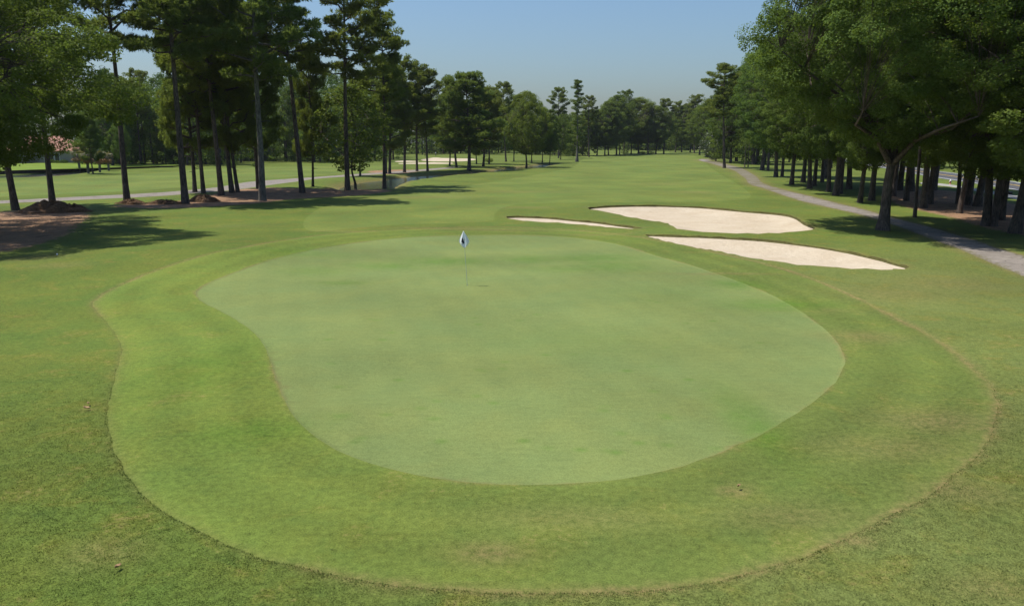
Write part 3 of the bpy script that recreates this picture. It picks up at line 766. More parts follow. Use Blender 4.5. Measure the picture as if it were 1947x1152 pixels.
# -- along the creek and out to the fairway's left edge
for a in (
 ("B4", 685, 335, 14, 1.02, "stout leafy tree on the far creek bank behind the small dark tree", GC, 1),
 ("P6", 741, 330, 19, 0.80, "pine beyond the creek just right of the water's edge pine", GC, 2),
 ("P1", 734, 330.5, 20, 0.96, "thin pine squeezed behind the water's edge pine", GC, 3),
 ("P2", 769, 328, 20.5, 1.09, "dark pine on the creek bank left of the greenside sand seen through the trunks", GC, 5),
 ("P4", 793, 326, 20, 1.02, "slender pine in the middle of the three trunks before the distant sand", GC, .5),
 ("P1", 813, 326, 19, 1.02, "thin straight pine, right of the three trunks before the distant sand", GC, 4.2),
 ("P6", 868, 319, 18, 0.86, "leaning trunked pine right of the distant sand with a full rounded crown", GC, .3, -.04),
 ("B4", 855, 316, 16, 1.09, "light green tree behind the leaning trunked pine", GC, 3.3),
 ("P6", 892, 324, 18.5, 1.21, "broad full pine with the highest crown of the clump by the creek bend", GC, 4.0),
 ("B2", 906, 312, 14.5, 1.02, "leafy tree behind the broad full pine", GC, 5.0),
 ("P6", 919, 317, 17.5, 0.98, "dark thick trunked pine at the right of the clump by the creek bend", GC, 2.4),
 ("P4", 930, 312, 18, 0.96, "thin grey trunked pine behind the dark thick one at the creek bend", GC, 1.3),
 ("P3", 962, 308, 21.5, 1.09, "pine whose open crown stands out behind the creek clump on the right", GC, 2.7),
 ("B4", 977, 307, 15, 0.96, "dark leafy tree between the creek clump and the bright green tree", GC, 3.9),
 ("B3", 1001, 318, 16.0, 0.86, "bright green rounded tree with forked trunk at the left edge of the fairway", GC, 2.0),
 ("B3", 1011, 310, 15.5, 0.70, "light green tree just behind the rounded one with forked trunk", GC, 4.4),
 ("B1", 1031, 310, 14, 0.79, "dark narrow tree right of the bright green rounded tree", GC, .8),
 ("B4", 1045, 310.5, 13.5, 0.77, "dark short trunked tree at the left edge of the fairway, left of the cypress", GC, 2.2),
 ("P1", 1062, 301, 23, 0.90, "tall pine behind the cypress and to its left", GC, 5.2),
 ("B1", 1066, 304, 13.5, 0.79, "leafy tree with wide trunk foot left of the cypress", GC, 1.0),
 ("C1", 1097, 308, 22.3, 1.00, "tall ragged cypress standing alone at the left of the far fairway", GC, 1.0),
 ("P3", 1120, 299, 21, 0.96, "open crowned pine just right of and behind the ragged cypress", GC, 3.0),
): tree(*a)
# -- across the left fairway
for a in (
 ("P6", 177, 331, 10.5, .75, "small dark pine between the palms by the pond", GB, 1.0),
 ("T1", 215, 318, 21, .9, "dark tree in the wood right of the house and palms", GB, 2.0),
 ("B3", 232, 319, 9.5, .6, "small bright green tree at the wood's edge right of the pond", GB, .3),
 ("B3", 252, 315, 19, .7, "sunlit green tree at the edge of the far wood, left of the thin bare trunk", GB, 4.0),
 ("P5", 268, 316, 22, .8, "thin pine with pale bare trunk in front of the dark wood", GB, 4.8),
 ("B3", 316, 313.5, 13.5, .55, "pale green upright tree in front of the dark wood", GB, 2.6),
 ("B4", 330, 312, 17, .8, "dark tree right behind the pale green upright tree", GB, .9),
 ("B1", 345, 314, 7.5, .6, "low sunlit tree at the right end of the dark wood's shadow", GB, 5.1),
 ("T1", 560, 306, 20, .9, "wide dark tree behind the lawn of the far porch house", GB, 1.6),
 ("B2", 585, 309, 9, .6, "light green bushy tree by the lawn right of the far porch house", GB, 3.7),
 ("B4", 620, 307, 17, .9, "dark tree beyond the end of the left fairway", GB, 5.5),
 ("T2", 505, 304, 20, .8, "tall dark tree close to the right of the far porch house", GB, 2.9),
 ("B2", 452, 306.5, 10, .55, "grey green small tree left of the far porch house", GB, 4.3),
): tree(*a)
e = None
def palm(px, py, s, label, rz):
    tm, cm, sm, H0 = PALM
    x, y = G(px, py); e = empty("palm_tree", (x, y, zat(x, y)), rz); e.scale = (s, s, s)
    setp(e, label, "palm", "palms by the pond")
    link("trunk", tm, e); link("crown", cm, e); link("dead_fronds", sm, e)
PALM = proto_palm("palm", 51)
palm(168, 330, 1.1, "cabbage palm with brown dead fronds left of the small dark pine", .5)
palm(190, 328, 1.0, "cabbage palm with hanging dead fronds right of the small dark pine", 2.0)
palm(207, 325, .95, "cabbage palm farthest right of the pond palms", 3.4)
palm(152, 324, 1.05, "palm beside the house corner with orange brown fronds", 4.4)
# -- right wood
for a in (
 ("T1", 1330, 295, 19, 1.16, "sunlit bushy tree at the far right end of the fairway, first of the right wood", GR, 1.0),
 ("T1", 1344, 299, 20, 1.10, "dark thick trunk by the far bend of the cart path", GR, 2.0),
 ("M1", 1361, 307, 9.0, 1.0, "magnolia dotted with white blossom beside the cart path bend", GR, 3.0),
 ("P3", 1377, 320, 21.5, 1.35, "lone flat topped pine standing left of the cart path against the sky", GR, 1.9),
 ("T2", 1389, 310, 21, 1.04, "stout dark trunk right behind the flat topped pine", GR, 4.0),
 ("T1", 1400, 307, 25, 0.98, "tree behind the stout dark trunk, left of the twin thin stems", GR, .4),
 ("T2", 1432, 313, 27, 1.04, "dark tree in the shade behind the pair of rough pale trunks", GR, 5.2),
 ("T1", 1449, 324, 25, 0.98, "rough pale brown trunk ringed by bare sand, right of the twin thin stems", GR, 2.2),
 ("P2", 1460, 325, 24, .85, "slim trunk just right of the rough pale one ringed by sand", GR, 3.3),
 ("T1", 1475, 337, 22, 0.92, "tree leaning over the cart path with low light green leaves", GR, 4.9),
 ("P4", 1487, 336, 24, .85, "pinkish sunlit trunk right of the tree with low light green leaves", GR, .7),
 ("T1", 1505, 352, 18.5, 0.98, "dark trunk nearest the bend where the cart path narrows", GR, 1.4),
 ("T2", 1527, 347, 21, 0.92, "dark tree set back between two trunks by the path bend", GR, 2.8),
 ("T1", 1539, 359, 20, 0.92, "grey sunlit trunk beside the shadow that crosses the cart path first", GR, 5.9),
 ("P4", 1548, 354, 25, .85, "dark straight trunk close behind the grey sunlit one", GR, 1.1),
 ("P2", 1563, 347, 24, .8, "thin trunk in the shade behind the straight dark one", GR, 3.0),
 ("T2", 1570, 339, 23, 1.04, "reddish trunk deep in the wood left of the three clustered trunks", GR, 4.2),
 ("T1", 1575, 365, 20, 0.85, "left of the three clustered dark trunks behind the path shadow", GR, .2),
 ("T2", 1589, 372, 21, 0.98, "thickest of the three clustered dark trunks", GR, 2.5),
 ("P2", 1597, 369, 25, .8, "right of the three clustered dark trunks, leaning slightly", GR, 3.8),
 ("T1", 1614, 360, 22, 0.98, "dark trunk between the three clustered trunks and the pale slim one", GR, 5.0),
 ("T1", 1635, 386, 17, 0.88, "pale slim trunk left of the big oak by the path", GR, 1.8),
 ("T2", 1657, 382, 20, 0.92, "dark trunk almost touching the big oak on its left", GR, .6),
 ("P2", 1698, 374, 25, .85, "trunk just behind the big oak on its right", GR, 4.5),
 ("T2", 1710, 362, 22, 1.04, "dark trunk second behind the big oak on its right", GR, 2.1),
 ("P4", 1723, 382, 25, .8, "reddish dark trunk left of the slim straight stem", GR, 3.5),
 ("T1", 1733, 364, 21, 0.98, "far trunk seen just left of the slim straight stem", GR, 5.7),
 ("P3", 1739, 414, 23, .52, "slim straight stem right of the big oak, foot in the grass by the path", GR, 1.3),
 ("T1", 1755, 396, 20, 0.98, "broad grey trunk left of the opening with the road view", GR, 4.1),
 ("T2", 1767, 388, 21, 0.92, "trunk joined to the broad grey one at the road opening", GR, .9),
 ("T2", 1775, 362, 22, 0.98, "leaning far trunk at the left of the road opening", GR, 3.2, .05),
 ("P3", 1821, 388, 24, .75, "thin black trunk at the right of the road opening", GR, 2.6),
 ("P2", 1824, 406, 22, .8, "pale sunlit slanting trunk on the straw at the right of the road opening", GR, 5.3, .05),
 ("T1", 1840, 390, 21, 0.98, "dark trunk right behind the pale slanting one", GR, 1.6),
 ("T2", 1858, 393, 22, 0.98, "wide low forking trunk on the sunlit straw", GR, 2.3, .04),
 ("T1", 1875, 430, 18, 1.04, "left trunk of the near cluster by the right edge of the photo", GR, 4.7),
 ("P4", 1889, 431, 24, .75, "middle dark trunk of the near cluster by the right edge of the photo", GR, .1),
 ("T2", 1901, 419, 20, 0.98, "back trunk of the near cluster by the right edge of the photo, leaning right", GR, 3.7, .05),
 ("T1", 1929, 444, 18.5, 1.16, "thick dark trunk nearest the right edge of the photo", GR, 2.9, .03),
 ("T1", 2020, 470, 17, 1.22, "light leaved tree just outside the right edge whose branches hang into the photo", GR, 1.2),
 ("T2", 1990, 425, 21, 1.10, "dark tree outside the right edge behind the nearest trunk", GR, 5.5),  # unseen tree, added to cast shade
 ("T1", 2090, 440, 21, 1.16, "tree farther outside the right edge of the photo", GR, .5),  # also out of view, an extra trunk for the shade
): tree(*a)
tree("O1", 1678, 438, 20.5, .92, "big spreading oak beside the cart path right of the bunkers", "great oaks", 0.0).scale[1] *= 1.32
tree("O2", 0, 0, 19.5, 1.0, "spreading oak at the left edge of the photo, its foliage hanging before the pines", "great oaks", .7, xy=(-36.5, 48.5))
# twin thin stems beyond the path
tw = empty("young_tree", (*G(1419, 318), 0.0)); setp(tw, "twin thin stems side by side beyond the cart path", "small tree", GR)
g = Geo()
for dx in (-.38, .38):
    g.tube([(dx, 0, -.2), (dx * .95, 0, 2.5), (dx * 1.1, 0.1, 5.2)], [.12, .09, .05], 7)
    g.tube([(dx, 0, -.1), (dx, 0, .35)], [.22, .13], 7)
link("trunk", g.mesh("twin_trunk", M["oak_bark"]), tw)
rg = np.random.default_rng(5)
C = rg.normal(0, 1, (1500, 3)) * [1.1, 1.0, .8] + [0, 0, 5.6]
V, Q = leaf_quads(rg, C, rand_dirs(rg, 1500), .2, .1, .4, .6)
link("crown", np_mesh("twin_crown", V, [Q], M["oak_leaf"]), tw)
# blossoms of the magnolia
mag = next(o for o in COL.objects if o.get("category") == "magnolia")
V, Q, kf = [], [], 0
for i in range(34):
    a, t = rg.uniform(0, 6.28), rg.uniform(.25, .95); r = 3.5 * math.sin(math.pi * t ** .9) ** .6 * rg.uniform(.95, 1.1)
    c = np.array([r * math.cos(a), r * math.sin(a), .9 + 7.6 * t])
    for j in range(7):
        b = j * 2 * math.pi / 7; d = np.array([math.cos(b), math.sin(b), .6]); s = np.array([-math.sin(b), math.cos(b), 0])
        V += [c, c + d * .12 + s * .06, c + d * .22, c + d * .12 - s * .06]; Q.append((kf, kf + 1, kf + 2, kf + 3)); kf += 4
o = link("blossom", np_mesh("blossom", V, [np.array(Q)], M["blossom"]), mag); setp(o, kind="stuff")
# -- far end of the fairway
k = 0
for px, py, H, w, kind, label in (
 (1118,297,16.8,0.98,"B4","dark tree right of the ragged cypress, before the far shed"),
 (1135,296,16.8,1.40,"B4","broad dark tree on a single thick trunk, right of the shed"),
 (1150,295,17.9,1.12,"B1","first of the close trunks right of the broad dark tree"),
 (1157,294.5,20.2,1.12,"B2","thicker of the close trunks right of the broad dark tree"),
 (1172,293.5,22.4,1.05,"B1","tree left of the far pine with the small bare topped crown"),
 (1178,293,21.3,0.98,"B4","dark far tree under the pine with small bare topped crown"),
 (1186,292,26,.85,"P5","far pine with a small open crown standing above the far trees"),
 (1200,293,21.3,1.12,"B4","dark upright tree just right of the small crowned pine"),
 (1214,292,22.4,1.19,"B3","lighter green tree in the middle of the far tree line"),
 (1232,291,20,.80,"P6","far pine with flat dark top in the middle of the tree line"),
 (1247,291,19.0,1.12,"B1","mid height leafy tree right of the flat topped far pine"),
 (1262,290.5,22.4,1.19,"P1","pine with open crown left of the pale small tree"),
 (1274,290,7,.8,"S1","small pale tree standing before the far tree line"),
 (1284,290,22.4,1.12,"P3","slim far pine behind the small pale tree"),
 (1296,290,20.2,1.26,"B2","leafy far tree right of the small pale tree"),
 (1312,290.5,21.3,1.26,"B4","dark far tree next to the sunlit bushes of the right wood"),
 (1320,291,24.6,1.12,"P1","far pine where the tree line meets the right wood"),
): k += 1; tree(kind, px, py, H, w, label, GF, (k * 1.7) % 6.28)

# -- woods that read as one mass
def wood_mass(name, spots, seed, mats, leaf=.5, per=2600):
    """spots: (x, y, H, R)"""
    rg = np.random.default_rng(seed); C, N = [], []; g = Geo()
    for x, y, H, Rr in spots:
        z0 = zat(x, y); zb = rg.uniform(.2, 1.2)
        g.tube([(x, y, z0 - .3), (x + rg.uniform(-.3, .3), y, z0 + H * .4), (x, y, z0 + H * .75)], [.26, .2, .1], 6)
        n = 80; az = np.arange(n) * 2.4 + rg.uniform(0, 6); t = np.clip((np.arange(n) + .5) / n + rg.uniform(-.04, .04, n), .01, .99)
        r = Rr * (1 - t ** 2.4) ** .6 * np.minimum(1, (t + .06) / .16) ** .4 * rg.uniform(.6, 1.15, n)
        T = np.stack([x + r * np.cos(az), y + r * np.sin(az), z0 + zb + (H - zb) * t], 1)
        m = per // n
        s, d = shell_points(rg, n * m, 1.15, .62); s *= np.repeat(rg.uniform(.6, 1.25, n), m)[:, None]
        C.append(np.repeat(T, m, 0) + s); N.append(d)
    V, Q = leaf_quads(rg, np.vstack(C), np.vstack(N), leaf, leaf * .6, .48, .42)
    tv, tq = np.vstack(g.v), np.vstack(g.q); tri = tq[tq[:, 2] == tq[:, 3]][:, :3]; tq = tq[tq[:, 2] != tq[:, 3]]
    mi = np.concatenate([rg.integers(0, len(mats) - 1, len(spots)).repeat(n * m), np.full(len(tq) + len(tri), len(mats) - 1)])
    me = np_mesh(name, np.vstack([V, tv]), [Q, tq + len(V), tri + len(V)], mats, mi)
    return setp(link(name, me), kind="stuff")
rg = np.random.default_rng(77)
MM = [M["oak_leaf"], M["dark_leaf"], M["dark_leaf"], M["bright_leaf"], M["oak_bark"]]
def band(px0, px1, d0, d1, n, h0, h1, r0=4.0, r1=6.0):
    out = []
    for i in range(n):
        px = px0 + (px1 - px0) * (i + rg.uniform(0, 1)) / n; d = rg.uniform(d0, d1)
        out.append(((px - 973.5) / FPX * d, d, rg.uniform(h0, h1), rg.uniform(r0, r1)))
    return out
wood_mass("left_woods", band(-420, 30, 205, 260, 24, 16, 21) + band(185, 440, 188, 212, 24, 13, 20) + band(190, 700, 215, 260, 44, 20, 26) + band(400, 760, 240, 300, 34, 22, 27) + band(-60, 210, 225, 270, 16, 20, 25), 1, MM, .42, 3700)
wood_mass("far_woods", band(680, 1010, 330, 400, 44, 20, 26) + band(1000, 1110, 300, 350, 10, 12, 17) + band(1190, 1350, 412, 430, 18, 11, 16) + band(880, 1360, 430, 470, 44, 15, 21, 5, 7) + band(880, 1360, 480, 540, 44, 17, 21, 5, 7), 2, MM, .6, 3000)
wood_mass("right_woods", band(1360, 1560, 200, 330, 34, 18, 24) + band(1530, 2500, 165, 240, 44, 15, 22), 3, MM, .45, 3300)
# ------------------------------------------------------------------ flag
fx, fy = CUPXY; fz = zat(fx, fy) - 0.022
fl = empty("flagstick", (fx, fy, fz)); setp(fl, "slim flagstick with drooping white flag standing in the hole on the green", "flag")
g = Geo(); topx, topz = -0.13, 2.22
lean = lambda z: np.array([topx * z / topz, 0, z])
g.tube([lean(-.10), lean(.9), lean(1.6), lean(topz)], [.0085, .0085, .0075, .0065], 8)
M["pole"] = plain_mat("pale_fibreglass", (0.50, 0.55, 0.52), (0.42, 0.47, 0.44), 2, .35)
M["flag"] = plain_mat("white_flag_cloth", (0.86, 0.86, 0.85), (0.80, 0.81, 0.82), 8, .8, .1)
M["ink"] = plain_mat("dark_printed_mark", (0.030, 0.032, 0.05), (0.05, 0.05, 0.07), 10, .8, .1)
link("pole", g.mesh("pole", M["pole"]), fl)
# limp cloth: a wrapped, folded drop, wide at the bottom
nu, nv = 33, 22; V = []
def cloth(u, v):
    """u -1..1 round the drape, v 0 top .. 1 bottom"""
    z = topz - .01 - .60 * v - (.08 * (1 - abs(u)) * v * v) + .10 * (abs(u) ** 1.5) * max(0, v - .7) * 3
    wdt = .012 + .19 * (math.sin(min(1, v / .74) * math.pi / 2) ** 1.25) * (1 - .42 * max(0, (v - .74) / .26) ** 1.6)
    a = u * 2.3
    y = -.035 - .075 * v * math.cos(a) + .035 * v * math.sin(u * 9 + 1.0 + v)
    x = wdt * math.sin(a * .68) + .012 * math.sin(u * 13) * v
    b = lean(z); return (b[0] + x, b[1] + y, z)
for j in range(nv):
    for i in range(nu): V.append(cloth(-1 + 2 * i / (nu - 1), j / (nv - 1)))
F = np.array([(j * nu + i, j * nu + i + 1, (j + 1) * nu + i + 1, (j + 1) * nu + i) for j in range(nv - 1) for i in range(nu - 1)])
fo = link("flag", np_mesh("flag", V, [F], M["flag"], smooth=True), fl)
md = fo.modifiers.new("thick", "SOLIDIFY"); md.thickness = .003
# printed mark on the front fold
def mark(poly):
    n = len(poly); res = geometry.delaunay_2d_cdt([Vector(p) for p in poly], [(i, (i + 1) % n) for i in range(n)], [], 1, 1e-5, False)
    V = []
    for u, v in [(p[0], p[1]) for p in res[0]]:
        p = cloth(u, v); V.append((p[0], p[1] - .006, p[2]))
    return V, np.array([tuple(f) for f in res[2]])
polys = [[(-.34,.44),(-.20,.40),(-.12,.47),(-.16,.54),(-.04,.59),(.02,.66),(.0,.75),(-.10,.78),(-.17,.69),(-.30,.70),(-.42,.67),(-.36,.61),(-.28,.55)],
         [(.08,.51),(.17,.49),(.18,.53),(.10,.56)], [(-.42,.78),(-.28,.77),(-.24,.81),(-.38,.83)]]
Vs, Fs, n0 = [], [], 0
for p in polys:
    v, f = mark(p); Vs += v; Fs.append(f + n0); n0 += len(v)
link("emblem", np_mesh("emblem", Vs, [np.vstack(Fs)], M["ink"]), fo)
# cup in the green
g = Geo(); g.lathe([(.053, -.012), (.053, -.16)], 20); g.lathe([(.053, -.16), (.001, -.165)], 20); g.lathe([(.058, -.012), (.053, -.012)], 20)
hc = link("hole_cup", g.mesh("hole_cup", M["white"]), None, (fx, fy, fz + .022 - .022)); setp(hc, "small round hole with white liner at the foot of the flagstick", "hole")

# ------------------------------------------------------------------ straw heaps
def heap(px, py, rx, ry, h, seed, label):
    rg = np.random.default_rng(seed); x0, y0 = G(px, py); n, m = 46, 12
    V = [(0, 0, h)]; a = np.arange(n) * 2 * np.pi / n
    lump = 1 + .22 * np.sin(3 * a + seed) + .13 * np.sin(7 * a + 2 * seed)
    for j in range(1, m + 1):
        t = j / m
        for i in range(n):
            zz = h * (math.cos(t * math.pi / 2) ** .75) * (1 + .22 * math.sin(5 * a[i] + 9 * t) + .16 * math.sin(3 * a[i] - 5 * t + seed)) + rg.normal(0, .05 * h) * (1 - t) - .02
            V.append((rx * t * lump[i] * math.cos(a[i]), ry * t * lump[i] * math.sin(a[i]), zz if j < m else -.08))
    T = [(0, 1 + i, 1 + (i + 1) % n) for i in range(n)]
    Q = [(1 + (j - 1) * n + i, 1 + j * n + i, 1 + j * n + (i + 1) % n, 1 + (j - 1) * n + (i + 1) % n) for j in range(1, m) for i in range(n)]
    # loose needles and twigs on it
    k = 700; u = rg.uniform(0, 1, k) ** .5 * 1.1; b = rg.uniform(0, 6.28, k)
    C = np.stack([rx * u * np.cos(b), ry * u * np.sin(b), h * np.cos(np.minimum(u, 1) * np.pi / 2) ** 1.15 + .02], 1)
    NV, NQ = leaf_quads(rg, C, rand_dirs(rg, k), .4, .025, .6, .5)
    me = np_mesh("straw_heap", np.vstack([V, NV]), [np.array(Q), NQ + len(V), np.array(T)], M["straw"])
    o = link("straw_heap", me, None, (x0, y0, zat(x0, y0))); setp(o, label, "straw heap", "heaps of pine straw under the left pines")
heap(94, 404, 2.7, 1.4, .80, 1, "largest dark brown pine straw heap near the left edge of the photo")
heap(138, 403, 1.5, .8, .55, 2, "low shaded straw heap joined to the right of the largest heap")
heap(250, 388, 1.4, .7, .4, 3, "small orange straw heap round the foot of the lone pine")
heap(315, 388, 1.9, .7, .35, 4, "long flat sunlit straw heap left of the slim leaning pine")
heap(388, 384, 1.5, .8, .6, 5, "dark rounded straw heap just right of the slim leaning pine")

# ------------------------------------------------------------------ houses, shed, bulkhead
M["roof_red"] = plain_mat("salmon_shingles", (0.36, 0.20, 0.145), (0.28, 0.15, 0.11), 3.0, .9, .1, .3, stretch=(1, 1, 6))
M["stucco"] = plain_mat("beige_stucco", (0.30, 0.29, 0.26), (0.26, 0.25, 0.225), 1.5, .9, .1)
M["glass"] = plain_mat("dark_window_glass", (0.02, 0.028, 0.032), (0.03, 0.04, 0.042), .5, .08, .5)
M["grey_wall"] = plain_mat("grey_siding", (0.19, 0.20, 0.20), (0.15, 0.16, 0.165), 1.5, .9, .1)
M["grey_roof"] = plain_mat("grey_shingles", (0.14, 0.14, 0.145), (0.10, 0.10, 0.11), 4, .9, .1)
M["pale_roof"] = plain_mat("pale_pink_metal_roof", (0.50, 0.40, 0.36), (0.42, 0.34, 0.31), 2, .6, .3)
M["timber"] = plain_mat("dark_bulkhead_timber", (0.045, 0.036, 0.028), (0.075, 0.06, 0.045), 2, .95, .05, .5, stretch=(1, 1, 4))

def hip_roof(x0, x1, y0, y1, z, rise, over, mat, name, parent):
    x0 -= over; x1 += over; y0 -= over; y1 += over; d = min(x1 - x0, y1 - y0) / 2; cy_ = (y0 + y1) / 2
    V = [(x0, y0, z), (x1, y0, z), (x1, y1, z), (x0, y1, z), (x0 + d, cy_, z + rise), (x1 - d, cy_, z + rise)] + [(x0, y0, z - .22), (x1, y0, z - .22), (x1, y1, z - .22), (x0, y1, z - .22)]
    Q = [(0, 1, 5, 4), (2, 3, 4, 5), (6, 7, 1, 0), (7, 8, 2, 1), (8, 9, 3, 2), (9, 6, 0, 3), (9, 8, 7, 6)]
    return link(name, np_mesh(name, V, [np.array(Q), np.array([(1, 2, 5), (3, 0, 4)])], mat), parent)

def window(parent, x0, x1, z0, z1, y, door=False, muntin=True):
    f = Geo(); t = .09
    f.box((x0, y - .06, z0), (x0 + t, y + .02, z1)); f.box((x1 - t, y - .06, z0), (x1, y + .02, z1))
    f.box((x0 + t, y - .058, z1 - t), (x1 - t, y + .018, z1)); f.box((x0 + t, y - .058, z0), (x1 - t, y + .018, z0 + t))
    if muntin: f.box((x0 + t, y - .055, z0 + (z1 - z0) * .62), (x1 - t, y + .015, z0 + (z1 - z0) * .62 + .07))
    o = link("window", f.mesh("window", M["white"], False), parent)
    p = Geo(); p.box((x0 + t, y - .03, z0 + t), (x1 - t, y + .01, z1 - t)); link("pane", p.mesh("pane", M["glass"], False), o)
    return o

hx, hy = G(108, 313.5); hd = hy
house = empty("house", (hx, hy, 0.25)); setp(house, "beige house with salmon roof and white framed sunroom behind the left oak", "house", "houses beyond the left fairway")
g = Geo(); g.box((-13, 0, -.4), (4.2, 9, 2.85)); link("wall", g.mesh("wall", M["stucco"], False), house)
hip_roof(-13, 4.2, 0, 9, 3.05, 3.6, .6, M["roof_red"], "roof", house)
g = Geo(); g.box((-12, -3.6, -.4), (-5.5, -.02, 2.8)); link("wing", g.mesh("wing", M["stucco"], False), house)
r2 = hip_roof(-12, -5.5, -3.6, 4, 3.02, 2.6, .5, M["roof_red"], "roof", house)
for x0, x1, mu in ((-2.9, -2.0, True), (-1.7, -.45, False), (-.3, .95, False)): window(house, x0, x1, .15 if mu else .45, 2.55, -.01, muntin=mu)
window(house, -10.2, -7.6, .8, 2.2, -3.61)
def bush(px, py, r, h, label, mat, group, seed, xy=None, z=None):
    rg = np.random.default_rng(seed); x, y = xy if xy is not None else G(px, py)
    n = 900; s, d = shell_points(rg, n, 1.0, 1.0); s *= np.array([r, r, h * .55]) * rg.uniform(.85, 1.1, (n, 1)); s[:, 2] += h * .5
    s *= (1 + .18 * np.sin(np.arctan2(s[:, 1], s[:, 0]) * 3 + seed))[:, None] ** np.array([1, 1, .4])
    s[:, 2] = np.maximum(s[:, 2], .03)
    V, Q = leaf_quads(rg, s, d, .22, .12, .4, .5)
    o = link("shrub", np_mesh("shrub", V, [Q], mat), None, (x, y, zat(x, y) if z is None else z)); setp(o, label, "shrub", group)
bush(0, 0, .9, .95, "dark clipped shrub under the sunroom windows", M["dark_leaf"], "shrubs along the house", 1, (hx - .6, hy - 1.2), .2)
bush(0, 0, 1.0, 1.0, "dark shrub at the right corner of the salmon roofed house", M["dark_leaf"], "shrubs along the house", 2, (hx + 2.6, hy - 1.3), .2)
bush(0, 0, .8, .8, "low shrub between the two dark shrubs of the house", M["oak_leaf"], "shrubs along the house", 3, (hx + 1.0, hy - 1.4), .2)

px_, py_ = G(468, 306.5)
ph = empty("house", (px_, py_, .2)); setp(ph, "grey house with white porch posts in deep shade beyond the left fairway", "house", "houses beyond the left fairway")
g = Geo(); g.box((-6, 1.8, -.4), (6, 8, 2.8)); link("wall", g.mesh("wall", M["grey_wall"], False), ph)
hip_roof(-6, 6, -.3, 8, 2.95, 2.6, .4, M["grey_roof"], "roof", ph)
for x in (-3.3, -1.9, -.5, .9, 2.3):
    g = Geo(); g.box((x - .09, -.1, -.4), (x + .09, .08, 2.72)); link("porch_post", g.mesh("porch_post", M["white"], False), ph)
window(ph, -2.9, -1.6, .4, 2.3, 1.79); window(ph, -.2, 1.1, .4, 2.3, 1.79)

sx, sy = G(1101, 292.5)
sh = empty("shed", (sx, sy, 0)); setp(sh, "small grey shed with pale pink roof half hidden behind the ragged cypress", "shed")
g = Geo(); g.box((-1.6, 0, -.4), (1.6, 3, 2.6)); link("wall", g.mesh("wall", M["grey_wall"], False), sh)
hip_roof(-1.6, 1.6, 0, 3, 2.7, .6, .3, M["pale_roof"], "roof", sh)
g = Geo(); g.box((-.6, -.03, -.1), (.5, 0.03, 2.1)); link("door", g.mesh("door", M["grey_roof"], False), sh)

def polyline_wall(name, px, h, th, mat, label, cat, z0=-.6):
    P = np.array([G(*p) for p in px]); t = np.gradient(P, axis=0); t /= np.linalg.norm(t, axis=1, keepdims=True)
    n = np.stack([-t[:, 1], t[:, 0]], 1) * th; A, B = P - n * 0, P + n; k = len(P)
    V = np.vstack([np.column_stack([q, np.full(k, z)]) for q, z in ((A, z0), (A, h), (B, h), (B, z0))])
    Q = [(r * k + i, r * k + i + 1, ((r + 1) % 4) * k + i + 1, ((r + 1) % 4) * k + i) for r in range(4) for i in range(k - 1)]
    Q += [(0, k, 2 * k, 3 * k), (k - 1, 4 * k - 1, 3 * k - 1, 2 * k - 1)]
    o = link(name, np_mesh(name, V, [np.array(Q)], mat)); setp(o, label, cat); return o
polyline_wall("bulkhead", [(-400,343),(-100,333.3),(0,330.3),(60,327.8),(140,323.8),(200,321.6),(280,319.6),(330,318.3)], .42, .3, M["timber"], "long low dark timber bulkhead along the far side of the pond, drawn on to the right over a shadow line", "bulkhead")  # stretch right of the pond is added to stand in for a dark shadow line
# raised lawn behind the bulkhead
LAWN = [G(*p) for p in [(-400,342.2),(-100,332.6),(0,329.6),(60,327.2),(140,323.3),(200,321.1),(280,319.2),(330,317.9),(352,316.0),(330,314.4),(200,313.6),(60,311.5),(-100,312),(-400,318)]]
n = len(LAWN); res = geometry.delaunay_2d_cdt([Vector(p) for p in LAWN], [(i, (i + 1) % n) for i in range(n)], [], 1, 1e-4, False)
lm = np_mesh("lawn", [(v[0], v[1], .38) for v in res[0]], [np.array([tuple(f) for f in res[2]])], M["lawn"])
setp(link("lawn", lm), kind="structure")

# ------------------------------------------------------------------ by the road
M["hyd"] = plain_mat("faded_red_paint", (0.42, 0.17, 0.12), (0.33, 0.13, 0.09), 6, .5)
x, y = G(1806.5, 351)
hy_ = empty("fire_hydrant", (x, y, zat(x, y))); setp(hy_, "small faded fire hydrant on the grass before the road", "hydrant")
g = Geo(); g.lathe([(.15, -.05), (.15, .04), (.10, .05), (.10, .42), (.13, .43), (.13, .47), (.001, .47)], 14)
link("barrel", g.mesh("barrel", M["hyd"]), hy_)
g = Geo(); g.lathe([(.125, .472), (.11, .56), (.06, .62), (.03, .63), (.03, .68), (.001, .68)], 14); link("bonnet", g.mesh("bonnet", M["white"]), hy_)
for s in (-1, 1):
    g = Geo(); g.tube([(s * .09, 0, .36), (s * .17, 0, .36)], [.05, .05], 10); link("outlet_cap", g.mesh("outlet_cap", M["white"]), hy_)
for px, py, lab in ((1914, 369.5, "left of two small dark utility boxes on the grass by the pavement"), (1920.5, 370, "right of two small dark utility boxes on the grass by the pavement")):
    x, y = G(px, py); e2 = empty("utility_box", (x, y, zat(x, y))); setp(e2, lab, "utility box", "utility boxes on the verge")
    g = Geo(); g.box((-.17, -.14, -.05), (.17, .14, .24)); link("body", g.mesh("body", M["timber"], False), e2)
    g = Geo(); g.box((-.19, -.16, .242), (.19, .16, .30)); link("lid", g.mesh("lid", M["grey_roof"], False), e2)
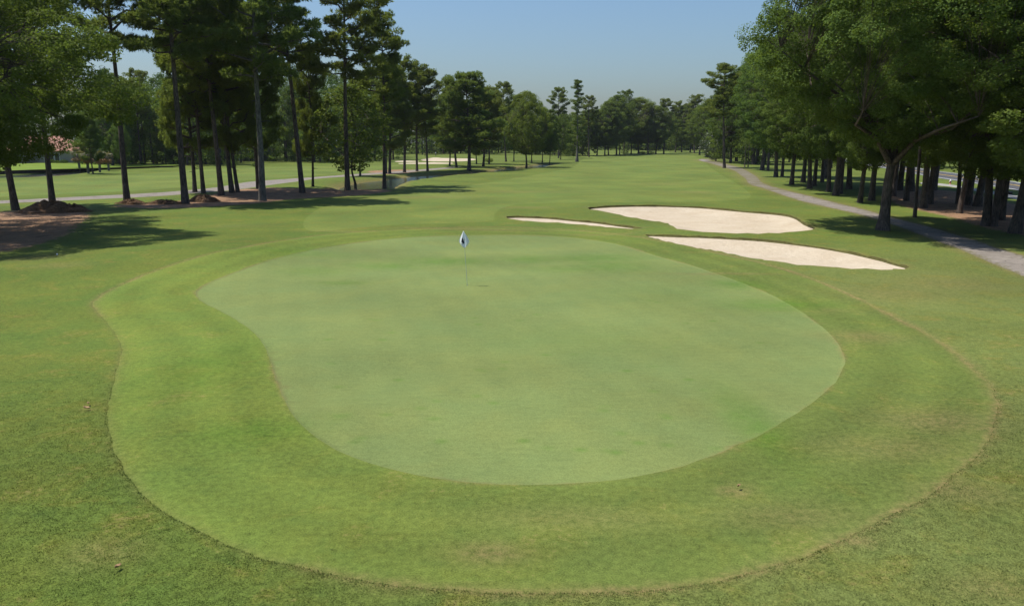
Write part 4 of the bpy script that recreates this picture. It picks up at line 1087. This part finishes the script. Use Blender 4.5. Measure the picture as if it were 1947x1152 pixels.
for i, (px, py, r, h, lab) in enumerate(((1785,322.5,.8,.6,"low dark clump at the far kerb of the road, left of the taller one"), (1789.5,322,.7,1.5,"taller dark green shrub at the far kerb of the road"), (1730,318,1.2,1.0,"shrub far across the road behind the slim straight stem"), (1812,312,1.4,1.2,"left of two sunlit shrubs beyond the roadside lawn"), (1840,313,1.4,1.2,"right of two sunlit shrubs beyond the roadside lawn"))):
    bush(px, py, r, h, lab, M["dark_leaf"] if i < 2 else M["oak_leaf"], "shrubs across the road", 20 + i)
for i, (px, py, r, h, lab) in enumerate(((1237,291.5,2.2,1.3,"wide low light green shrub before the far tree line"), (1222,292.5,1.6,1.0,"small shrub left of the wide low one before the far tree line"), (1188,293.5,2.0,2.0,"dark shrub under the far pine with the small open crown"), (930,309,1.3,1.2,"light green shrub by the far bend of the creek"), (1080,297.5,2.2,3.2,"rounded light green shrub left of the shed"), (488,317.5,1.3,.9,"dark hedge clump before the far porch house"), (440,319,1.4,1.5,"shrub left of the hedge clump before the far porch house"))):
    bush(px, py, r, h, lab, M["bright_leaf"] if i in (0, 3, 4) else M["dark_leaf"], "shrubs about the far fairways", 40 + i)

# ------------------------------------------------------------------ small litter on the turf
M["tan_leaf"] = plain_mat("tan_dead_leaf", (0.34, 0.22, 0.12), (0.26, 0.16, 0.08), 20)
def fallen(px, py, L, W, rz, label):
    x, y = G(px, py); V, Q = [], []; n = 9
    for i in range(n):
        t = i / (n - 1); w2 = W * math.sin(math.pi * (t * .92 + .04)) ** .8 / 2
        for s in (-1, 0, 1): V.append((L * (t - .5), s * w2, .05 * (t - .4) ** 2 + .035 * abs(s) + .03))
    for i in range(n - 1):
        for j in (0, 1): Q.append((i * 3 + j, i * 3 + j + 1, i * 3 + j + 4, i * 3 + j + 3))
    o = link("fallen_leaf", np_mesh("fallen_leaf", V, [np.array(Q)], M["tan_leaf"], smooth=True), None, (x, y, zat(x, y) + .03)); o.rotation_euler = (.2, .3, rz)
    md = o.modifiers.new("thick", "SOLIDIFY"); md.thickness = .003
    setp(o, label, "leaf", "dead leaves on the grass")
fallen(222, 1086, .10, .05, 1.2, "curled tan leaf on the rough near the bottom left corner")
fallen(164, 781, .13, .07, .3, "larger of two tan leaves on the rough left of the collar")
fallen(167, 773, .10, .05, 2.0, "smaller of two tan leaves on the rough left of the collar, just above the other")
fallen(1402, 931, .09, .04, .8, "tan leaf on the dry patch below the lower right edge of the green")
x, y = G(109, 486)
bm = bmesh.new(); bmesh.ops.create_icosphere(bm, subdivisions=3, radius=.045)
for v in bm.verts: v.co *= 1 + .02 * math.sin(v.co.x * 400) * math.sin(v.co.z * 400)
me = bpy.data.meshes.new("golf_ball"); bm.to_mesh(me); bm.free(); me.materials.append(M["white"])
o = link("golf_ball", me, None, (x, y, zat(x, y) + .06)); setp(o, "white golf ball lying on the left rough below the tree shadow", "ball")

# ------------------------------------------------------------------ golfer by the far green
def golfer(px, py, face, label, shirt):
    x, y = G(px, py); bm = bmesh.new(); sk = bm.verts.layers.skin.verify()
    pts = [(0,0,.95,.15,.11),(0,.01,1.15,.14,.10),(0,0,1.36,.16,.11),(0,0,1.50,.06,.06),(0,-.02,1.60,.085,.10),(0,-.02,1.72,.075,.09),
           (-.19,0,1.42,.06,.06),(-.25,-.05,1.14,.045,.045),(-.14,-.24,.98,.035,.035),(.19,0,1.42,.06,.06),(.25,-.05,1.14,.045,.045),(.02,-.26,.97,.035,.035),
           (-.11,0,.86,.095,.095),(-.13,-.02,.48,.065,.07),(-.14,.02,.08,.045,.05),(-.15,-.16,.04,.04,.035),(.11,0,.86,.095,.095),(.14,-.02,.48,.065,.07),(.16,.02,.08,.045,.05),(.17,-.16,.04,.04,.035)]
    vs = []
    for p in pts:
        v = bm.verts.new(p[:3]); v[sk].radius = (p[3], p[4]); vs.append(v)
    vs[0][sk].use_root = True
    for a, b in ((0,1),(1,2),(2,3),(3,4),(4,5),(2,6),(6,7),(7,8),(2,9),(9,10),(10,11),(0,12),(12,13),(13,14),(14,15),(0,16),(16,17),(17,18),(18,19)): bm.edges.new((vs[a], vs[b]))
    me = bpy.data.meshes.new("person"); bm.to_mesh(me); bm.free()
    tmp = bpy.data.objects.new("person", me); COL.objects.link(tmp); tmp.modifiers.new("skin", "SKIN"); s = tmp.modifiers.new("sub", "SUBSURF"); s.levels = 2
    dg = bpy.context.evaluated_depsgraph_get(); ev = bpy.data.meshes.new_from_object(tmp.evaluated_get(dg))
    for m_ in (shirt, M["trousers"], M["skin"], M["timber"]): ev.materials.append(m_)
    for p in ev.polygons:
        c = p.center; p.use_smooth = True
        p.material_index = 3 if c.z < .09 else 1 if c.z < .96 and abs(c.x) < .24 and c.y > -.17 else 2 if c.z > 1.47 or c.z < 1.1 else 0
    bpy.data.objects.remove(tmp)
    o = link("person", ev, None, (x, y, zat(x, y))); o.rotation_euler = (0, 0, face); setp(o, label, "person", "golfers near the far green")
    h = Geo(); h.lathe([(.10, 1.66), (.105, 1.72), (.085, 1.79), (.03, 1.83), (.001, 1.83)], 14)
    hm = h.mesh("hair", M["timber"]); hm.transform(Matrix.Translation((0, 0, 0))); link("hair", hm, o)
M["skin"] = plain_mat("skin", (0.42, 0.26, 0.19)); M["trousers"] = plain_mat("dark_trousers", (0.05, 0.045, 0.04)); M["dark_shirt"] = plain_mat("dark_shirt", (0.03, 0.035, 0.04))
golfer(828.5, 297.5, .6, "person in white shirt and dark trousers standing above the far sand", M["white"])
golfer(808.3, 298.2, 2.0, "person in dark clothes standing left of the far sand, seen between two trunks", M["dark_shirt"])
golfer(856.5, 297.8, -.8, "person in dark clothes standing right of the one in the white shirt", M["dark_shirt"])

# ------------------------------------------------------------------ standing grass near the tripod
def blades(name, test, rmax, dens, hgt, wid, mat, seed, jit):
    rg = np.random.default_rng(seed); out = []
    n = int(dens * 44 * rmax); x = rg.uniform(-22, 22, n); y = rg.uniform(6.5, rmax, n)
    r = np.hypot(x, y); k = (np.abs(x) < 3.0 + y * .70) & (rg.random(n) < np.clip((rmax - r) / 7, 0, 1)) & (rg.random(n) < np.clip((11.5 / r) ** 1.2, 0, 1))
    x, y = x[k], y[k]; k = test(x, y); x, y = x[k], y[k]; n = len(x)
    cl = 0.5 + 0.5 * np.sin(x * 9.1 + 3 * np.sin(y * 4.3)) * np.sin(y * 8.3 + 2 * np.sin(x * 5.1))
    z = hbase(x, y) + jit - .012
    h = hgt * rg.uniform(.55, 1.25, n) * (.75 + .5 * cl); az = rg.uniform(0, 6.283, n); le = rg.uniform(.5, 1.5, n)
    dx, dy = np.cos(az), np.sin(az); w = wid * rg.uniform(.7, 1.3, n) / 2
    B = np.stack([x, y, z], 1); S = np.stack([-dy * w, dx * w, np.zeros(n)], 1)
    Mi = B + np.stack([dx * h * le * .35, dy * h * le * .35, h * .7], 1); T = B + np.stack([dx * h * le, dy * h * le, h * .95], 1)
    V = np.stack([B - S, B + S, Mi + S * .8, Mi - S * .8, T], 1).reshape(-1, 3); i = np.arange(n)[:, None] * 5
    me = np_mesh(name, V, [np.concatenate([i, i + 1, i + 2, i + 3], 1), np.concatenate([i + 3, i + 2, i + 4], 1)], mat, smooth=True, attrs={"mow": np.full(n * 5, .5), "worn": np.repeat(worn_at(x, y), 5)})
    return setp(link(name, me), kind="stuff")
blades("grass", lambda x, y: ~inside(FRINGE, x, y), 25, 2600, .025, .007, M["rough"], 3, .014)
blades("grass", lambda x, y: inside(FRINGE, x, y) & ~inside(GREEN, x, y), 22, 2200, .015, .006, M["fringe"], 4, .0)
# ------------------------------------------------------------------ light
SUN_EL, SUN_AZ = R(66), math.atan2(-1.0, 0.20)      # sun stands high to the left, a little beyond the flag
w = bpy.data.worlds.new("World"); scene.world = w; w.use_nodes = True
nt = w.node_tree; bg = nt.nodes["Background"]
sky = nt.nodes.new("ShaderNodeTexSky"); sky.sky_type = "NISHITA"; sky.sun_disc = False
sky.sun_elevation = SUN_EL; sky.sun_rotation = SUN_AZ % (2 * math.pi)
sky.altitude = 10; sky.air_density = 1.3; sky.dust_density = 1.9; sky.ozone_density = 10.0
nt.links.new(sky.outputs[0], bg.inputs[0]); bg.inputs[1].default_value = 0.106
sl = bpy.data.lights.new("sun", "SUN"); sl.energy = 5.0; sl.angle = R(0.53); sl.color = (1.0, 0.95, 0.86)
so = bpy.data.objects.new("sun", sl); COL.objects.link(so)
dirv = Vector((math.sin(SUN_AZ) * math.cos(SUN_EL), math.cos(SUN_AZ) * math.cos(SUN_EL), math.sin(SUN_EL)))
so.rotation_euler = dirv.to_track_quat("Z", "Y").to_euler(); so.location = dirv * 60
scene.view_settings.view_transform = "Standard"; scene.view_settings.look = "None"
scene.view_settings.gamma = 1.0; scene.view_settings.exposure = 0.28
scene.render.engine = "CYCLES"
cy = scene.cycles
cy.max_bounces = 6; cy.diffuse_bounces = 3; cy.glossy_bounces = 2; cy.transmission_bounces = 4; cy.transparent_max_bounces = 4
cy.caustics_reflective = False; cy.caustics_refractive = False

# ------------------------------------------------------------------ summer haze
me = bpy.data.meshes.new("haze"); bm = bmesh.new(); bmesh.ops.create_cube(bm, size=1.0)
bmesh.ops.scale(bm, vec=(3100, 3100, 36), verts=bm.verts); bmesh.ops.translate(bm, vec=(0, 0, 15.0), verts=bm.verts); bm.to_mesh(me); bm.free()
hz = link("haze", me); setp(hz, kind="stuff")
hm = bpy.data.materials.new("haze"); hm.use_nodes = True; hn = hm.node_tree; hn.nodes.clear()
ho = hn.nodes.new("ShaderNodeOutputMaterial"); pv = hn.nodes.new("ShaderNodeVolumePrincipled")
pv.inputs["Color"].default_value = (0.82, 0.90, 1.0, 1); pv.inputs["Density"].default_value = 0.00007; pv.inputs["Anisotropy"].default_value = 0.2
hn.links.new(pv.outputs[0], ho.inputs["Volume"]); me.materials.append(hm)
cy.volume_bounces = 0
